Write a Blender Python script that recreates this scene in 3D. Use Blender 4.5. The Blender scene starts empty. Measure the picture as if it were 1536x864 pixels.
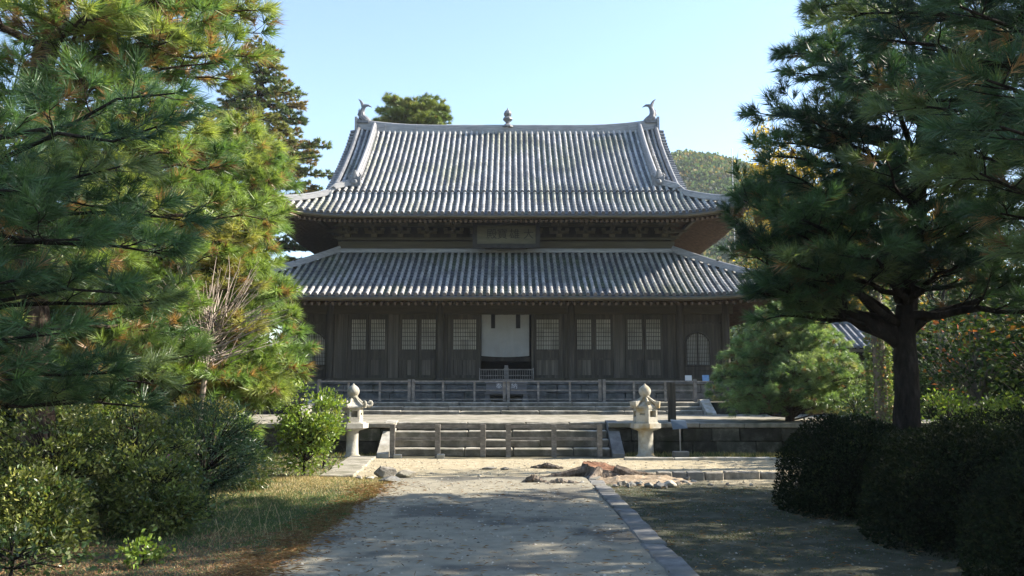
import bpy, bmesh, math, random
import numpy as np
from mathutils import Vector, noise as mn

rnd = random.Random(7)
rng = np.random.default_rng(11)
SC = bpy.context.scene
COL = SC.collection

# ------------------------------------------------------------------ camera
EYE, FPX = 1.7, 1300.0                      # eye height (m), focal length in photo pixels
PITCH = math.atan(154.0 / FPX)
cam_data = bpy.data.cameras.new('camera')
cam = bpy.data.objects.new('camera', cam_data)
COL.objects.link(cam)
cam.location = (0, 0, EYE)
cam.rotation_euler = (math.pi / 2 + PITCH, 0, 0)
cam_data.sensor_width = 36
cam_data.lens = FPX / 1536 * 36
cam_data.clip_end = 3000
cam_data.clip_start = 0.05
SC.camera = cam

# ------------------------------------------------------------------ sky and sun
SUN_EL, SUN_AZ = math.radians(32), math.radians(78)      # azimuth from +Y towards +X
world = bpy.data.worlds.new('World')
SC.world = world
world.use_nodes = True
wn = world.node_tree
sky = wn.nodes.new('ShaderNodeTexSky')
sky.sky_type = 'NISHITA'
sky.sun_disc = False
sky.sun_elevation = SUN_EL
sky.sun_rotation = SUN_AZ
sky.altitude = 50
sky.air_density = 1.0
sky.dust_density = 0.6
sky.ozone_density = 1.8
wn.links.new(sky.outputs[0], wn.nodes['Background'].inputs[0])
wn.nodes['Background'].inputs[1].default_value = 0.115

sun_data = bpy.data.lights.new('sun', 'SUN')
sun = bpy.data.objects.new('sun', sun_data)
COL.objects.link(sun)
sun_data.energy = 5.0
sun_data.angle = math.radians(0.5)
sun_data.color = (1.0, 0.91, 0.77)
sdir = Vector((math.sin(SUN_AZ) * math.cos(SUN_EL), math.cos(SUN_AZ) * math.cos(SUN_EL), math.sin(SUN_EL)))
sun.location = sdir * 60
sun.rotation_euler = sdir.to_track_quat('Z', 'Y').to_euler()

SC.view_settings.view_transform = 'Standard'
SC.view_settings.look = 'None'
SC.view_settings.exposure = 1.65
SC.view_settings.gamma = 1
SC.view_settings.use_curve_mapping = False
SC.render.engine = 'CYCLES'
SC.cycles.use_denoising = True
SC.cycles.max_bounces = 8
SC.cycles.transmission_bounces = 4


# ------------------------------------------------------------------ helpers
def at(px, py, Y):
    """The point at depth Y that the photograph shows at pixel (px, py)."""
    u, v = px - 768.0, 432.0 - py
    y = FPX * math.cos(PITCH) - v * math.sin(PITCH)
    z = FPX * math.sin(PITCH) + v * math.cos(PITCH)
    s = Y / y
    return Vector((u * s, Y, EYE + z * s))


class Soup:
    """Collects triangles and quads (with an optional colour per vertex) for ONE mesh."""
    def __init__(self):
        self.v, self.t, self.q, self.c, self.n = [], [], [], [], 0

    def add(self, v, t=None, q=None, c=None):
        v = np.asarray(v, float).reshape(-1, 3)
        self.v.append(v)
        if t is not None and len(t):
            self.t.append(np.asarray(t, int).reshape(-1, 3) + self.n)
        if q is not None and len(q):
            self.q.append(np.asarray(q, int).reshape(-1, 4) + self.n)
        if c is None:
            c = np.ones((len(v), 3))
        c = np.asarray(c, float)
        if c.ndim == 1:
            c = np.tile(c, (len(v), 1))
        self.c.append(c)
        self.n += len(v)

    def box(self, x0, x1, y0, y1, z0, z1, c=None):
        x0, x1 = min(x0, x1), max(x0, x1)
        y0, y1 = min(y0, y1), max(y0, y1)
        z0, z1 = min(z0, z1), max(z0, z1)
        v = [(x0, y0, z0), (x1, y0, z0), (x1, y1, z0), (x0, y1, z0), (x0, y0, z1), (x1, y0, z1), (x1, y1, z1), (x0, y1, z1)]
        self.add(v, q=[(0, 3, 2, 1), (4, 5, 6, 7), (0, 1, 5, 4), (1, 2, 6, 5), (2, 3, 7, 6), (3, 0, 4, 7)], c=c)

    def bar(self, a, b, w, h, up=(0, 0, 1)):
        """A rectangular bar from a to b, w wide, h high."""
        a, b, up = Vector(a), Vector(b), Vector(up)
        d = (b - a).normalized()
        s = d.cross(up)
        s = s.normalized() if s.length > 1e-5 else Vector((1, 0, 0))
        u = s.cross(d).normalized()
        v = []
        for p in (a, b):
            for i, j in ((-1, -1), (1, -1), (1, 1), (-1, 1)):
                v.append(p + s * (i * w / 2) + u * (j * h / 2))
        self.add([tuple(x) for x in v], q=[(0, 1, 2, 3), (7, 6, 5, 4), (0, 4, 5, 1), (1, 5, 6, 2), (2, 6, 7, 3), (3, 7, 4, 0)])

    def tube(self, pts, radii, sides=7, cap=True, c=None):
        pts = [Vector(p) for p in pts]
        n = len(pts)
        if not hasattr(radii, '__len__'):
            radii = [radii] * n
        V = []
        ref = Vector((0.31, 0.9, 0.2))
        for i, p in enumerate(pts):
            d = (pts[min(i + 1, n - 1)] - pts[max(i - 1, 0)])
            d = d.normalized() if d.length > 1e-9 else Vector((0, 0, 1))
            s = d.cross(ref)
            if s.length < 0.1:
                s = d.cross(Vector((0, 0, 1)))
            s.normalize()
            u = d.cross(s)
            for k in range(sides):
                a = 2 * math.pi * k / sides
                V.append(p + (s * math.cos(a) + u * math.sin(a)) * radii[i])
        Q = []
        for i in range(n - 1):
            for k in range(sides):
                k2 = (k + 1) % sides
                Q.append((i * sides + k, i * sides + k2, (i + 1) * sides + k2, (i + 1) * sides + k))
        T = []
        if cap:
            b0, b1 = len(V), len(V) + sides
            V += V[:sides] + V[(n - 1) * sides:n * sides]
            V.append(pts[0]); V.append(pts[-1])
            c0, c1 = len(V) - 2, len(V) - 1
            for k in range(sides):
                k2 = (k + 1) % sides
                T.append((c0, b0 + k2, b0 + k))
                T.append((c1, b1 + k, b1 + k2))
        self.add([tuple(x) for x in V], t=T, q=Q, c=c)

    def lathe(self, prof, cx=0, cy=0, sides=20, rot=0.0, sq=None):
        """prof: (radius, z) from the bottom up."""
        V, Q, T = [], [], []
        n = len(prof)
        for r, z in prof:
            for k in range(sides):
                a = 2 * math.pi * k / sides + rot
                V.append((cx + r * math.cos(a), cy + r * math.sin(a), z))
        for i in range(n - 1):
            for k in range(sides):
                k2 = (k + 1) % sides
                Q.append((i * sides + k, i * sides + k2, (i + 1) * sides + k2, (i + 1) * sides + k))
        b0, b1 = len(V), len(V) + sides
        V += V[:sides] + V[(n - 1) * sides:n * sides]
        V.append((cx, cy, prof[0][1])); V.append((cx, cy, prof[-1][1]))
        c0, c1 = len(V) - 2, len(V) - 1
        for k in range(sides):
            k2 = (k + 1) % sides
            T.append((c0, b0 + k2, b0 + k))
            T.append((c1, b1 + k, b1 + k2))
        self.add(V, t=T, q=Q)

    def grid(self, P, c=None, flip=False):
        """P: (m, n, 3) array of points -> quads."""
        P = np.asarray(P, float)
        m, n = P.shape[:2]
        I = np.arange(m * n).reshape(m, n)
        q = np.stack([I[:-1, :-1], I[:-1, 1:], I[1:, 1:], I[1:, :-1]], -1).reshape(-1, 4)
        if flip:
            q = q[:, ::-1]
        self.add(P.reshape(-1, 3), q=q, c=c)

    def mesh(self, name, material, off=(0, 0, 0), smooth=False, tint=False):
        me = bpy.data.meshes.new(name)
        v = np.concatenate(self.v) - np.array(off, float)
        t = np.concatenate(self.t) if self.t else np.zeros((0, 3), int)
        q = np.concatenate(self.q) if self.q else np.zeros((0, 4), int)
        me.vertices.add(len(v))
        me.vertices.foreach_set('co', v.astype(np.float32).ravel())
        nl = t.size + q.size
        me.loops.add(nl)
        me.loops.foreach_set('vertex_index', np.concatenate([t.ravel(), q.ravel()]).astype(np.int32))
        me.polygons.add(len(t) + len(q))
        st = np.concatenate([np.arange(len(t)) * 3, t.size + np.arange(len(q)) * 4]).astype(np.int32)
        me.polygons.foreach_set('loop_start', st)
        me.update(calc_edges=True)
        me.validate()
        me.polygons.foreach_set('use_smooth', np.full(len(me.polygons), bool(smooth)))
        if tint:
            ca = me.color_attributes.new('tint', 'FLOAT_COLOR', 'POINT')
            c = np.concatenate(self.c)
            if len(c) == len(me.vertices):
                ca.data.foreach_set('color', np.concatenate([c, np.ones((len(c), 1))], 1).astype(np.float32).ravel())
        me.materials.append(material)
        return me

    def build(self, name, material, parent=None, off=None, loc=None, smooth=False, tint=False):
        """Links ONE mesh object. Vertices are in world coordinates when off is given or inherited from the root."""
        if off is None:
            off = loc if loc is not None else (0, 0, 0)
        o = bpy.data.objects.new(name, self.mesh(name, material, off, smooth, tint))
        COL.objects.link(o)
        if parent is not None:
            o.parent = parent
        elif loc is not None:
            o.location = loc
        return o


def tag(o, label=None, cat=None, group=None, kind=None):
    if label: o['label'] = label
    if cat: o['category'] = cat
    if group: o['group'] = group
    if kind: o['kind'] = kind
    return o


def empty(name, loc, label, cat, group=None):
    o = bpy.data.objects.new(name, None)
    o.empty_display_size = 0.3
    COL.objects.link(o)
    o.location = loc
    return tag(o, label, cat, group)


KIDS = {}
def copy_tree(o, parent=None):
    c = o.copy()
    COL.objects.link(c)
    if parent is not None:
        c.parent = parent
    for ch in list(o.children):
        copy_tree(ch, c)
    return c


# ------------------------------------------------------------------ materials
def new_mat(name):
    m = bpy.data.materials.new(name)
    m.use_nodes = True
    nt = m.node_tree
    return m, nt, nt.nodes['Principled BSDF']


def ramp(nt, stops):
    r = nt.nodes.new('ShaderNodeValToRGB')
    e = r.color_ramp.elements
    while len(e) < len(stops):
        e.new(0.5)
    for i, (p, c) in enumerate(stops):
        e[i].position = p
        e[i].color = (*c, 1)
    return r


def pmat(name, stops, scale=4.0, rough=0.8, bump=0.3, stretch=(1, 1, 1), detail=8, spec=0.3, fine=None, dist=0.02, tint=False, mottle=None):
    """Noise-coloured surface: stops are (position, colour) of the ramp; mottle=(scale, colour, amount) adds stains."""
    m, nt, b = new_mat(name)
    N, L = nt.nodes, nt.links
    tc = N.new('ShaderNodeTexCoord')
    mp = N.new('ShaderNodeMapping')
    mp.inputs['Scale'].default_value = stretch
    L.new(tc.outputs['Object'], mp.inputs[0])
    no = N.new('ShaderNodeTexNoise')
    no.inputs['Scale'].default_value = scale
    no.inputs['Detail'].default_value = detail
    no.inputs['Roughness'].default_value = 0.62
    L.new(mp.outputs[0], no.inputs['Vector'])
    r = ramp(nt, stops)
    L.new(no.outputs['Fac'], r.inputs[0])
    col = r.outputs[0]
    if mottle:
        n2 = N.new('ShaderNodeTexNoise')
        n2.inputs['Scale'].default_value = mottle[0]
        n2.inputs['Detail'].default_value = 5
        L.new(tc.outputs['Object'], n2.inputs['Vector'])
        lo, hi = mottle[3:] if len(mottle) > 3 else (0.48, 0.66)
        rr = ramp(nt, [(lo, (0, 0, 0)), (hi, (mottle[2],) * 3)])
        L.new(n2.outputs['Fac'], rr.inputs[0])
        mx = N.new('ShaderNodeMix')
        mx.data_type = 'RGBA'
        L.new(rr.outputs[0], mx.inputs['Factor'])
        L.new(col, mx.inputs['A'])
        mx.inputs['B'].default_value = (*mottle[1], 1)
        col = mx.outputs['Result']
    if tint:
        at_ = N.new('ShaderNodeAttribute')
        at_.attribute_name = 'tint'
        mu = N.new('ShaderNodeMix')
        mu.data_type = 'RGBA'
        mu.blend_type = 'MULTIPLY'
        mu.inputs['Factor'].default_value = 1
        L.new(col, mu.inputs['A'])
        L.new(at_.outputs['Color'], mu.inputs['B'])
        col = mu.outputs['Result']
    L.new(col, b.inputs['Base Color'])
    b.inputs['Roughness'].default_value = rough
    b.inputs['Specular IOR Level'].default_value = spec
    if bump:
        nb = N.new('ShaderNodeTexNoise')
        nb.inputs['Scale'].default_value = fine or scale * 4
        nb.inputs['Detail'].default_value = 6
        L.new(mp.outputs[0], nb.inputs['Vector'])
        bp = N.new('ShaderNodeBump')
        bp.inputs['Strength'].default_value = bump
        bp.inputs['Distance'].default_value = dist
        L.new(nb.outputs['Fac'], bp.inputs['Height'])
        L.new(bp.outputs[0], b.inputs['Normal'])
    return m


def leaf_mat(name, trans=0.35, rough=0.5, spec=0.35, tcol=(1.25, 1.3, 0.6)):
    """Foliage: colour comes from the mesh's own tint; some light passes through each leaf."""
    m, nt, b = new_mat(name)
    N, L = nt.nodes, nt.links
    a = N.new('ShaderNodeAttribute')
    a.attribute_name = 'tint'
    L.new(a.outputs['Color'], b.inputs['Base Color'])
    b.inputs['Roughness'].default_value = rough
    b.inputs['Specular IOR Level'].default_value = spec
    tr = N.new('ShaderNodeBsdfTranslucent')
    mu = N.new('ShaderNodeMix')
    mu.data_type = 'RGBA'
    mu.blend_type = 'MULTIPLY'
    mu.inputs['Factor'].default_value = 1
    L.new(a.outputs['Color'], mu.inputs['A'])
    mu.inputs['B'].default_value = (*tcol, 1)
    L.new(mu.outputs['Result'], tr.inputs['Color'])
    mx = N.new('ShaderNodeMixShader')
    mx.inputs[0].default_value = trans
    L.new(b.outputs[0], mx.inputs[1])
    L.new(tr.outputs[0], mx.inputs[2])
    L.new(mx.outputs[0], N['Material Output'].inputs['Surface'])
    return m


M = {}
M['needle'] = leaf_mat('pine_needles', 0.34, 0.42, 0.5)
M['leaf'] = leaf_mat('broad_leaves', 0.36, 0.38, 0.5)
M['dull_leaf'] = leaf_mat('dull_leaves', 0.25, 0.65, 0.1)
M['grass'] = leaf_mat('grass_blades', 0.25, 0.6, 0.2, (1.1, 1.1, 0.7))
M['bark'] = pmat('pine_bark', [(0.3, (0.018, 0.012, 0.009)), (0.5, (0.06, 0.042, 0.032)), (0.72, (0.15, 0.115, 0.09))], 9, 0.95, 0.9, (1, 1, 0.35), fine=22, dist=0.04, spec=0.1)
M['dark_bark'] = pmat('dark_bark', [(0.3, (0.008, 0.007, 0.006)), (0.55, (0.026, 0.021, 0.018)), (0.75, (0.06, 0.052, 0.045))], 9, 0.95, 0.9, (1, 1, 0.35), fine=22, dist=0.04, spec=0.1)
M['pale_bark'] = pmat('pale_bark', [(0.3, (0.08, 0.065, 0.05)), (0.6, (0.2, 0.17, 0.14))], 8, 0.9, 0.4, (1, 1, 0.4))
M['pink_bark'] = pmat('bare_twig_bark', [(0.3, (0.17, 0.135, 0.115)), (0.6, (0.32, 0.265, 0.225))], 8, 0.9, 0.2)
WOOD = [(0.25, (0.0281, 0.0245, 0.0191)), (0.5, (0.0637, 0.0540, 0.0409)), (0.75, (0.1242, 0.1040, 0.0783))]
M['wood'] = pmat('weathered_wood', WOOD, 3.2, 0.82, 0.35, (3.2, 3.2, 0.22), fine=14, spec=0.2, mottle=(0.7, (0.055, 0.053, 0.036), 0.6))
M['wood_h'] = pmat('weathered_beam', [(0.25, (0.0475, 0.0420, 0.0296)), (0.5, (0.0724, 0.0630, 0.0426)), (0.75, (0.1026, 0.0890, 0.0600))], 3.2, 0.82, 0.35, (0.2376, 3.2000, 2.7840), fine=14, spec=0.2, mottle=(0.7, (0.0756, 0.0640, 0.0365), 0.5))
M['bracket_wood'] = pmat('bracket_timber', [(0.25, (0.0648, 0.0570, 0.0391)), (0.5, (0.1080, 0.0940, 0.0635)), (0.75, (0.1620, 0.1400, 0.0957))], 5, 0.85, 0.2, spec=0.15)
M['board'] = pmat('weathered_boards', [(0.25, (0.0389, 0.0340, 0.0261)), (0.5, (0.0864, 0.0740, 0.0557)), (0.75, (0.1620, 0.1370, 0.1027))], 2.6, 0.85, 0.35, (4.1040, 3.8000, 0.1740), fine=14, spec=0.2, tint=True)
M['dark_wood'] = pmat('dark_old_wood', [(0.3, (0.014, 0.0125, 0.011)), (0.7, (0.05, 0.044, 0.036))], 4, 0.85, 0.3, (1, 1, 0.6), spec=0.15)
M['eave_wood'] = pmat('eave_timber', [(0.3, (0.085, 0.068, 0.042)), (0.55, (0.15, 0.122, 0.08)), (0.75, (0.22, 0.18, 0.12))], 3, 0.85, 0.3, (0.4, 2, 2), spec=0.15)
M['soffit_wood'] = pmat('soffit_timber', [(0.3, (0.07, 0.047, 0.031)), (0.55, (0.12, 0.082, 0.053)), (0.75, (0.18, 0.125, 0.082))], 3, 0.85, 0.3, (2, 2, 2), spec=0.15)
M['rail_wood'] = pmat('grey_rail_timber', [(0.3, (0.11, 0.1, 0.088)), (0.55, (0.21, 0.19, 0.165)), (0.75, (0.33, 0.3, 0.26))], 5, 0.85, 0.3, (1, 2, 2), spec=0.15)
M['paper'] = pmat('shoji_paper', [(0.3, (0.38, 0.36, 0.3)), (0.7, (0.52, 0.495, 0.42))], 1.5, 0.9, 0.0, tint=True)
M['cloth'] = pmat('white_cloth', [(0.3, (0.26, 0.256, 0.235)), (0.7, (0.33, 0.324, 0.298))], 1.2, 0.9, 0.15, fine=3)
M['black_cloth'] = pmat('black_cloth', [(0.3, (0.012, 0.012, 0.013)), (0.7, (0.02, 0.02, 0.021))], 3, 0.9, 0)
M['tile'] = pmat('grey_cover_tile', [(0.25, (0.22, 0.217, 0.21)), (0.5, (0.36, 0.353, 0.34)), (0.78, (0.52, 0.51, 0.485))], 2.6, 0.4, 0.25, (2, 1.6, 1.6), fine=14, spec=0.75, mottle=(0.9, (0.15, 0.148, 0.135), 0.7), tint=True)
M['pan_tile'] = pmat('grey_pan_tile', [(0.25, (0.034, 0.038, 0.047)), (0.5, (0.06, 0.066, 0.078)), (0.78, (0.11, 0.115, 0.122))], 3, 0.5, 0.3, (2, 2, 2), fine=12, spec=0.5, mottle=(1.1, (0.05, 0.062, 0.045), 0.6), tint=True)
M['ridge_tile'] = pmat('ridge_tile', [(0.25, (0.15, 0.15, 0.155)), (0.5, (0.25, 0.25, 0.255)), (0.78, (0.38, 0.375, 0.365))], 3, 0.6, 0.3, (0.6, 1.5, 6), fine=10, spec=0.4)
M['old_tile'] = pmat('dark_ornament_tile', [(0.25, (0.07, 0.072, 0.078)), (0.6, (0.17, 0.175, 0.185)), (0.8, (0.3, 0.3, 0.3))], 5, 0.55, 0.4, fine=16, spec=0.4)
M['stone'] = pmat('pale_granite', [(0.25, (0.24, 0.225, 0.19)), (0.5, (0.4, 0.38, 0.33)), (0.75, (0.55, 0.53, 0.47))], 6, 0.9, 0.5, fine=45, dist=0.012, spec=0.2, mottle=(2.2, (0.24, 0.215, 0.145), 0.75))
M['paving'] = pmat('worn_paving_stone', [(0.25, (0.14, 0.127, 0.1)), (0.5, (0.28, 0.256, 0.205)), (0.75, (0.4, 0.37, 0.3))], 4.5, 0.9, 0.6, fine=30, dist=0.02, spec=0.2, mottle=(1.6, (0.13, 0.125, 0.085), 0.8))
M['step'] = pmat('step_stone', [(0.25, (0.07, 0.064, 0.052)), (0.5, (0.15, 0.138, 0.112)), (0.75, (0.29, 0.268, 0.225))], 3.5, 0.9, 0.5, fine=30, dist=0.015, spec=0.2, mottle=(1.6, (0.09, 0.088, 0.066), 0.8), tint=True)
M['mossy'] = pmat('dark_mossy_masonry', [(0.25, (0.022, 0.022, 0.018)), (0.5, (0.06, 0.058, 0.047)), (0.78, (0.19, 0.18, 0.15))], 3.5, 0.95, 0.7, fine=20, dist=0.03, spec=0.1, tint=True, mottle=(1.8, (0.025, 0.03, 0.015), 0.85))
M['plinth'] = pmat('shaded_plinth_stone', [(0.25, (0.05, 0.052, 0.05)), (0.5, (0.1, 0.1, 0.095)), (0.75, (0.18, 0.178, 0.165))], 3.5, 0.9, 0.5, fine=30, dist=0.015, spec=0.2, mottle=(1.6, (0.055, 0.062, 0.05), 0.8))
M['stump_bark'] = pmat('weathered_stump_bark', [(0.3, (0.05, 0.038, 0.03)), (0.5, (0.14, 0.112, 0.088)), (0.72, (0.27, 0.23, 0.19))], 11, 0.95, 0.9, (1, 1, 0.4), fine=26, dist=0.04, spec=0.1)
M['rock'] = pmat('field_rock', [(0.25, (0.11, 0.1, 0.085)), (0.5, (0.24, 0.22, 0.185)), (0.75, (0.4, 0.37, 0.32))], 7, 0.9, 0.6, fine=40, dist=0.02, spec=0.2)
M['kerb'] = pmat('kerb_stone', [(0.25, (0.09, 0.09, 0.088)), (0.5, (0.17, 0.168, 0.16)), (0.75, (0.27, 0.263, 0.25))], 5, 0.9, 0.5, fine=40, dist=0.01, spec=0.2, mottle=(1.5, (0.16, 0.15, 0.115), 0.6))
M['plaster'] = pmat('old_plaster', [(0.3, (0.3, 0.28, 0.24)), (0.7, (0.45, 0.43, 0.38))], 2, 0.9, 0.2)
M['hedge_core'] = pmat('hedge_inner_shade', [(0.3, (0.004, 0.005, 0.003)), (0.7, (0.009, 0.011, 0.006))], 12, 0.95, 0.6, fine=60, dist=0.05, spec=0)
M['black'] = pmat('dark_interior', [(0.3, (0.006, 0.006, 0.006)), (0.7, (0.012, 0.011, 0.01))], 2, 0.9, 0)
M['cap_tile'] = pmat('dark_cap_tile', [(0.25, (0.035, 0.037, 0.043)), (0.6, (0.08, 0.083, 0.09))], 5, 0.6, 0.3, fine=16, spec=0.3)

# ------------------------------------------------------------------ ground, path, lawn
def ground_h(x, y):
    d = max(0.0, abs(x) - 16)
    h = 0.0 + 0.05 * d if y > -5 else 0.0
    return min(h, 6.0) + 0.018 * mn.noise((x * 0.9, y * 0.9, 0)) + 0.008 * mn.noise((x * 4, y * 4, 3))

def axis(lo, hi, near_lo, near_hi, step, grow=1.22):
    a = list(np.arange(near_lo, near_hi + 1e-6, step))
    s, x = step, near_hi
    while x < hi:
        s *= grow; x += s; a.append(min(x, hi))
    s, x = step, near_lo
    while x > lo:
        s *= grow; x -= s; a.insert(0, max(x, lo))
    return sorted(set(a))

def sheet(xs, ys, hf):
    return np.array([[(x, y, hf(x, y)) for x in xs] for y in ys])

def ground_mat():
    m, nt, b = new_mat('sandy_soil')
    N, L = nt.nodes, nt.links
    g = N.new('ShaderNodeNewGeometry')
    def noise(scale, det=6):
        n = N.new('ShaderNodeTexNoise')
        n.inputs['Scale'].default_value = scale
        n.inputs['Detail'].default_value = det
        L.new(g.outputs['Position'], n.inputs['Vector'])
        return n
    def mix(f, a, c):
        x = N.new('ShaderNodeMix')
        x.data_type = 'RGBA'
        if hasattr(f, 'is_linked'): L.new(f, x.inputs['Factor'])
        else: x.inputs['Factor'].default_value = f
        for s, v in (('A', a), ('B', c)):
            if isinstance(v, tuple): x.inputs[s].default_value = (*v, 1)
            else: L.new(v, x.inputs[s])
        return x.outputs['Result']
    n1 = noise(5, 10); r1 = ramp(nt, [(0.28, (0.27, 0.225, 0.145)), (0.5, (0.38, 0.325, 0.22)), (0.75, (0.47, 0.41, 0.29))])
    L.new(n1.outputs['Fac'], r1.inputs[0])
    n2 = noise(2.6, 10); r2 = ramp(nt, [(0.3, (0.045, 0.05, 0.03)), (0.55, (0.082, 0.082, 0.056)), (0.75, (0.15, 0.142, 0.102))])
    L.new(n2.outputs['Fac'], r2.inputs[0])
    # where moss and damp soil lie: beside the path on the near side and under the trees
    sx = N.new('ShaderNodeSeparateXYZ'); L.new(g.outputs['Position'], sx.inputs[0])
    n3 = noise(0.8, 5)
    def mr(v, a, c, d=0.0, e=1.0):
        x = N.new('ShaderNodeMapRange'); x.interpolation_type = 'SMOOTHSTEP'
        L.new(v, x.inputs[0])
        for i, q in enumerate((a, c, d, e)): x.inputs[i + 1].default_value = q
        return x.outputs[0]
    def math_(op, a, c):
        x = N.new('ShaderNodeMath'); x.operation = op
        for i, v in enumerate((a, c)):
            if isinstance(v, float): x.inputs[i].default_value = v
            else: L.new(v, x.inputs[i])
        return x.outputs[0]
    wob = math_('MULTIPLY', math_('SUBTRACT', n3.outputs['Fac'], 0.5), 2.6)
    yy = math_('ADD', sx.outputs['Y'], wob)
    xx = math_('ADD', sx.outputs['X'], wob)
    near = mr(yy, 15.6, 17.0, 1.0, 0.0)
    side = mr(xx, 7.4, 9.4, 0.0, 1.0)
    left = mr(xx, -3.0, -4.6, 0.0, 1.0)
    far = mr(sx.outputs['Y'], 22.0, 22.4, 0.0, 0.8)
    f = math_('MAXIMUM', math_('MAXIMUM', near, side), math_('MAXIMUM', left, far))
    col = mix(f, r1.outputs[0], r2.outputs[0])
    L.new(col, b.inputs['Base Color'])
    b.inputs['Roughness'].default_value = 0.95
    b.inputs['Specular IOR Level'].default_value = 0.1
    nb = noise(26, 10)
    bp = N.new('ShaderNodeBump'); bp.inputs['Strength'].default_value = 0.9; bp.inputs['Distance'].default_value = 0.04
    L.new(nb.outputs['Fac'], bp.inputs['Height']); L.new(bp.outputs[0], b.inputs['Normal'])
    return m

M['soil'] = ground_mat()
M['path'] = pmat('worn_gravel_path', [(0.25, (0.19, 0.172, 0.132)), (0.5, (0.27, 0.247, 0.19)), (0.75, (0.345, 0.315, 0.243))], 4, 0.95, 0.7, fine=70, dist=0.015, spec=0.1, detail=12, mottle=(0.55, (0.1, 0.098, 0.088), 0.8, 0.53, 0.6))
xs = axis(-420, 420, -9, 9, 0.16)
ys = axis(-60, 640, 4, 24, 0.16)
S = Soup(); S.grid(sheet(xs, ys, ground_h))
tag(S.build('ground', M['soil'], smooth=True), kind='structure')

def path_h(x, y):
    return 0.028 + 0.012 * mn.noise((x * 1.6, y * 1.6, 8)) + 0.006 * mn.noise((x * 6, y * 6, 8))
S = Soup()
rows = []
for y in np.arange(1.0, 17.3, 0.14):
    xl = -2.3 + 0.16 * mn.noise((0, y * 0.8, 2)) + 0.06 * mn.noise((0, y * 3.1, 2))
    rows.append([(xl + (1.44 - xl) * t, y + 0.25 * mn.noise((t * 9, 4, 0)) * (y > 16.6), path_h(xl + (1.44 - xl) * t, y) - (0.03 if t == 0 else 0)) for t in np.linspace(0, 1, 26)])
S.grid(rows)
tag(S.build('path', M['path'], smooth=True), kind='structure')

# long kerb of flush stones along the path, and the row of kerb stones that crosses the sand
def stone_block(S, x0, x1, y0, y1, z0, z1, seed, amp=0.02, rot=0.0, c=None, cuts=3, bev=0.016, worn=0.0):
    """A hewn block with uneven faces and worn edges; worn also paints tops and rims paler, as if sunlit."""
    size = (x1 - x0, y1 - y0, z1 - z0)
    ctr = np.array(((x0 + x1) / 2, (y0 + y1) / 2, (z0 + z1) / 2))
    ax = []
    for w in size:
        b = min(bev, w * 0.2); n = max(1, min(9, int(w / 0.16)))
        ax.append(np.concatenate([[-w / 2], np.linspace(-w / 2 + b, w / 2 - b, n + 1), [w / 2]]))
    half = np.array(size) / 2
    ca, sa = math.cos(rot), math.sin(rot)
    for k in range(3):
        i, j = (k + 1) % 3, (k + 2) % 3
        for s in (-1, 1):
            G = np.zeros((len(ax[i]), len(ax[j]), 3)); CC = np.ones((len(ax[i]), len(ax[j]), 3))
            for m, a in enumerate(ax[i]):
                for n, b_ in enumerate(ax[j]):
                    p = np.zeros(3); p[i] = a; p[j] = b_; p[k] = s * half[k]
                    edge = (np.abs(np.abs(p) - half) < 1e-6).sum() >= 2
                    q = Vector(p + ctr * 0.37) * 2.2 + Vector((seed, seed * 0.7, 0))
                    nz = Vector((mn.noise(q), mn.noise(q + Vector((31, 0, 0))), mn.noise(q + Vector((0, 47, 0))))) * amp
                    q2 = q * 4.0
                    nz += Vector((mn.noise(q2), mn.noise(q2 + Vector((31, 0, 0))), mn.noise(q2 + Vector((0, 47, 0))))) * amp * 0.45
                    if edge:
                        for t in range(3):
                            if abs(abs(p[t]) - half[t]) < 1e-6: p[t] -= math.copysign(min(bev * 0.45, half[t] * 0.2), p[t])
                    if worn and (edge and p[2] > 0 or k == 2 and s > 0): CC[m, n] *= 1 + worn  # tops and edges lightened: foot wear plus sunlit tread lines in the colour
                    p = p + np.array(nz)
                    G[m, n] = (ctr[0] + p[0] * ca - p[1] * sa, ctr[1] + p[0] * sa + p[1] * ca, ctr[2] + p[2])
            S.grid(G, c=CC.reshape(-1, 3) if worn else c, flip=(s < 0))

y, i = 3.0, 0
KERB_WORDS = ['first', 'second']
kn = 0
ysplit = []
while y < 17.6:
    l = rnd.uniform(0.75, 1.45)
    ysplit.append((y, min(y + l, 17.9)))
    y += l
for i, (a, b_) in enumerate(ysplit):
    S = Soup()
    cxk = 1.57 + 0.03 * rnd.uniform(-1, 1)
    stone_block(S, cxk - 0.135, cxk + 0.135, a + 0.012, b_ - 0.012, -0.12, 0.052 + rnd.uniform(-0.014, 0.01), i * 1.7, 0.02, rnd.uniform(-0.025, 0.025))
    c = Vector((cxk, (a + b_) / 2, 0))
    o = S.build('kerb_stone', M['kerb'], loc=c)
    tag(o, 'long grey kerb stone set flush along the edge of the gravel path', 'kerb stone', 'kerb stones along the path')

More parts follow.
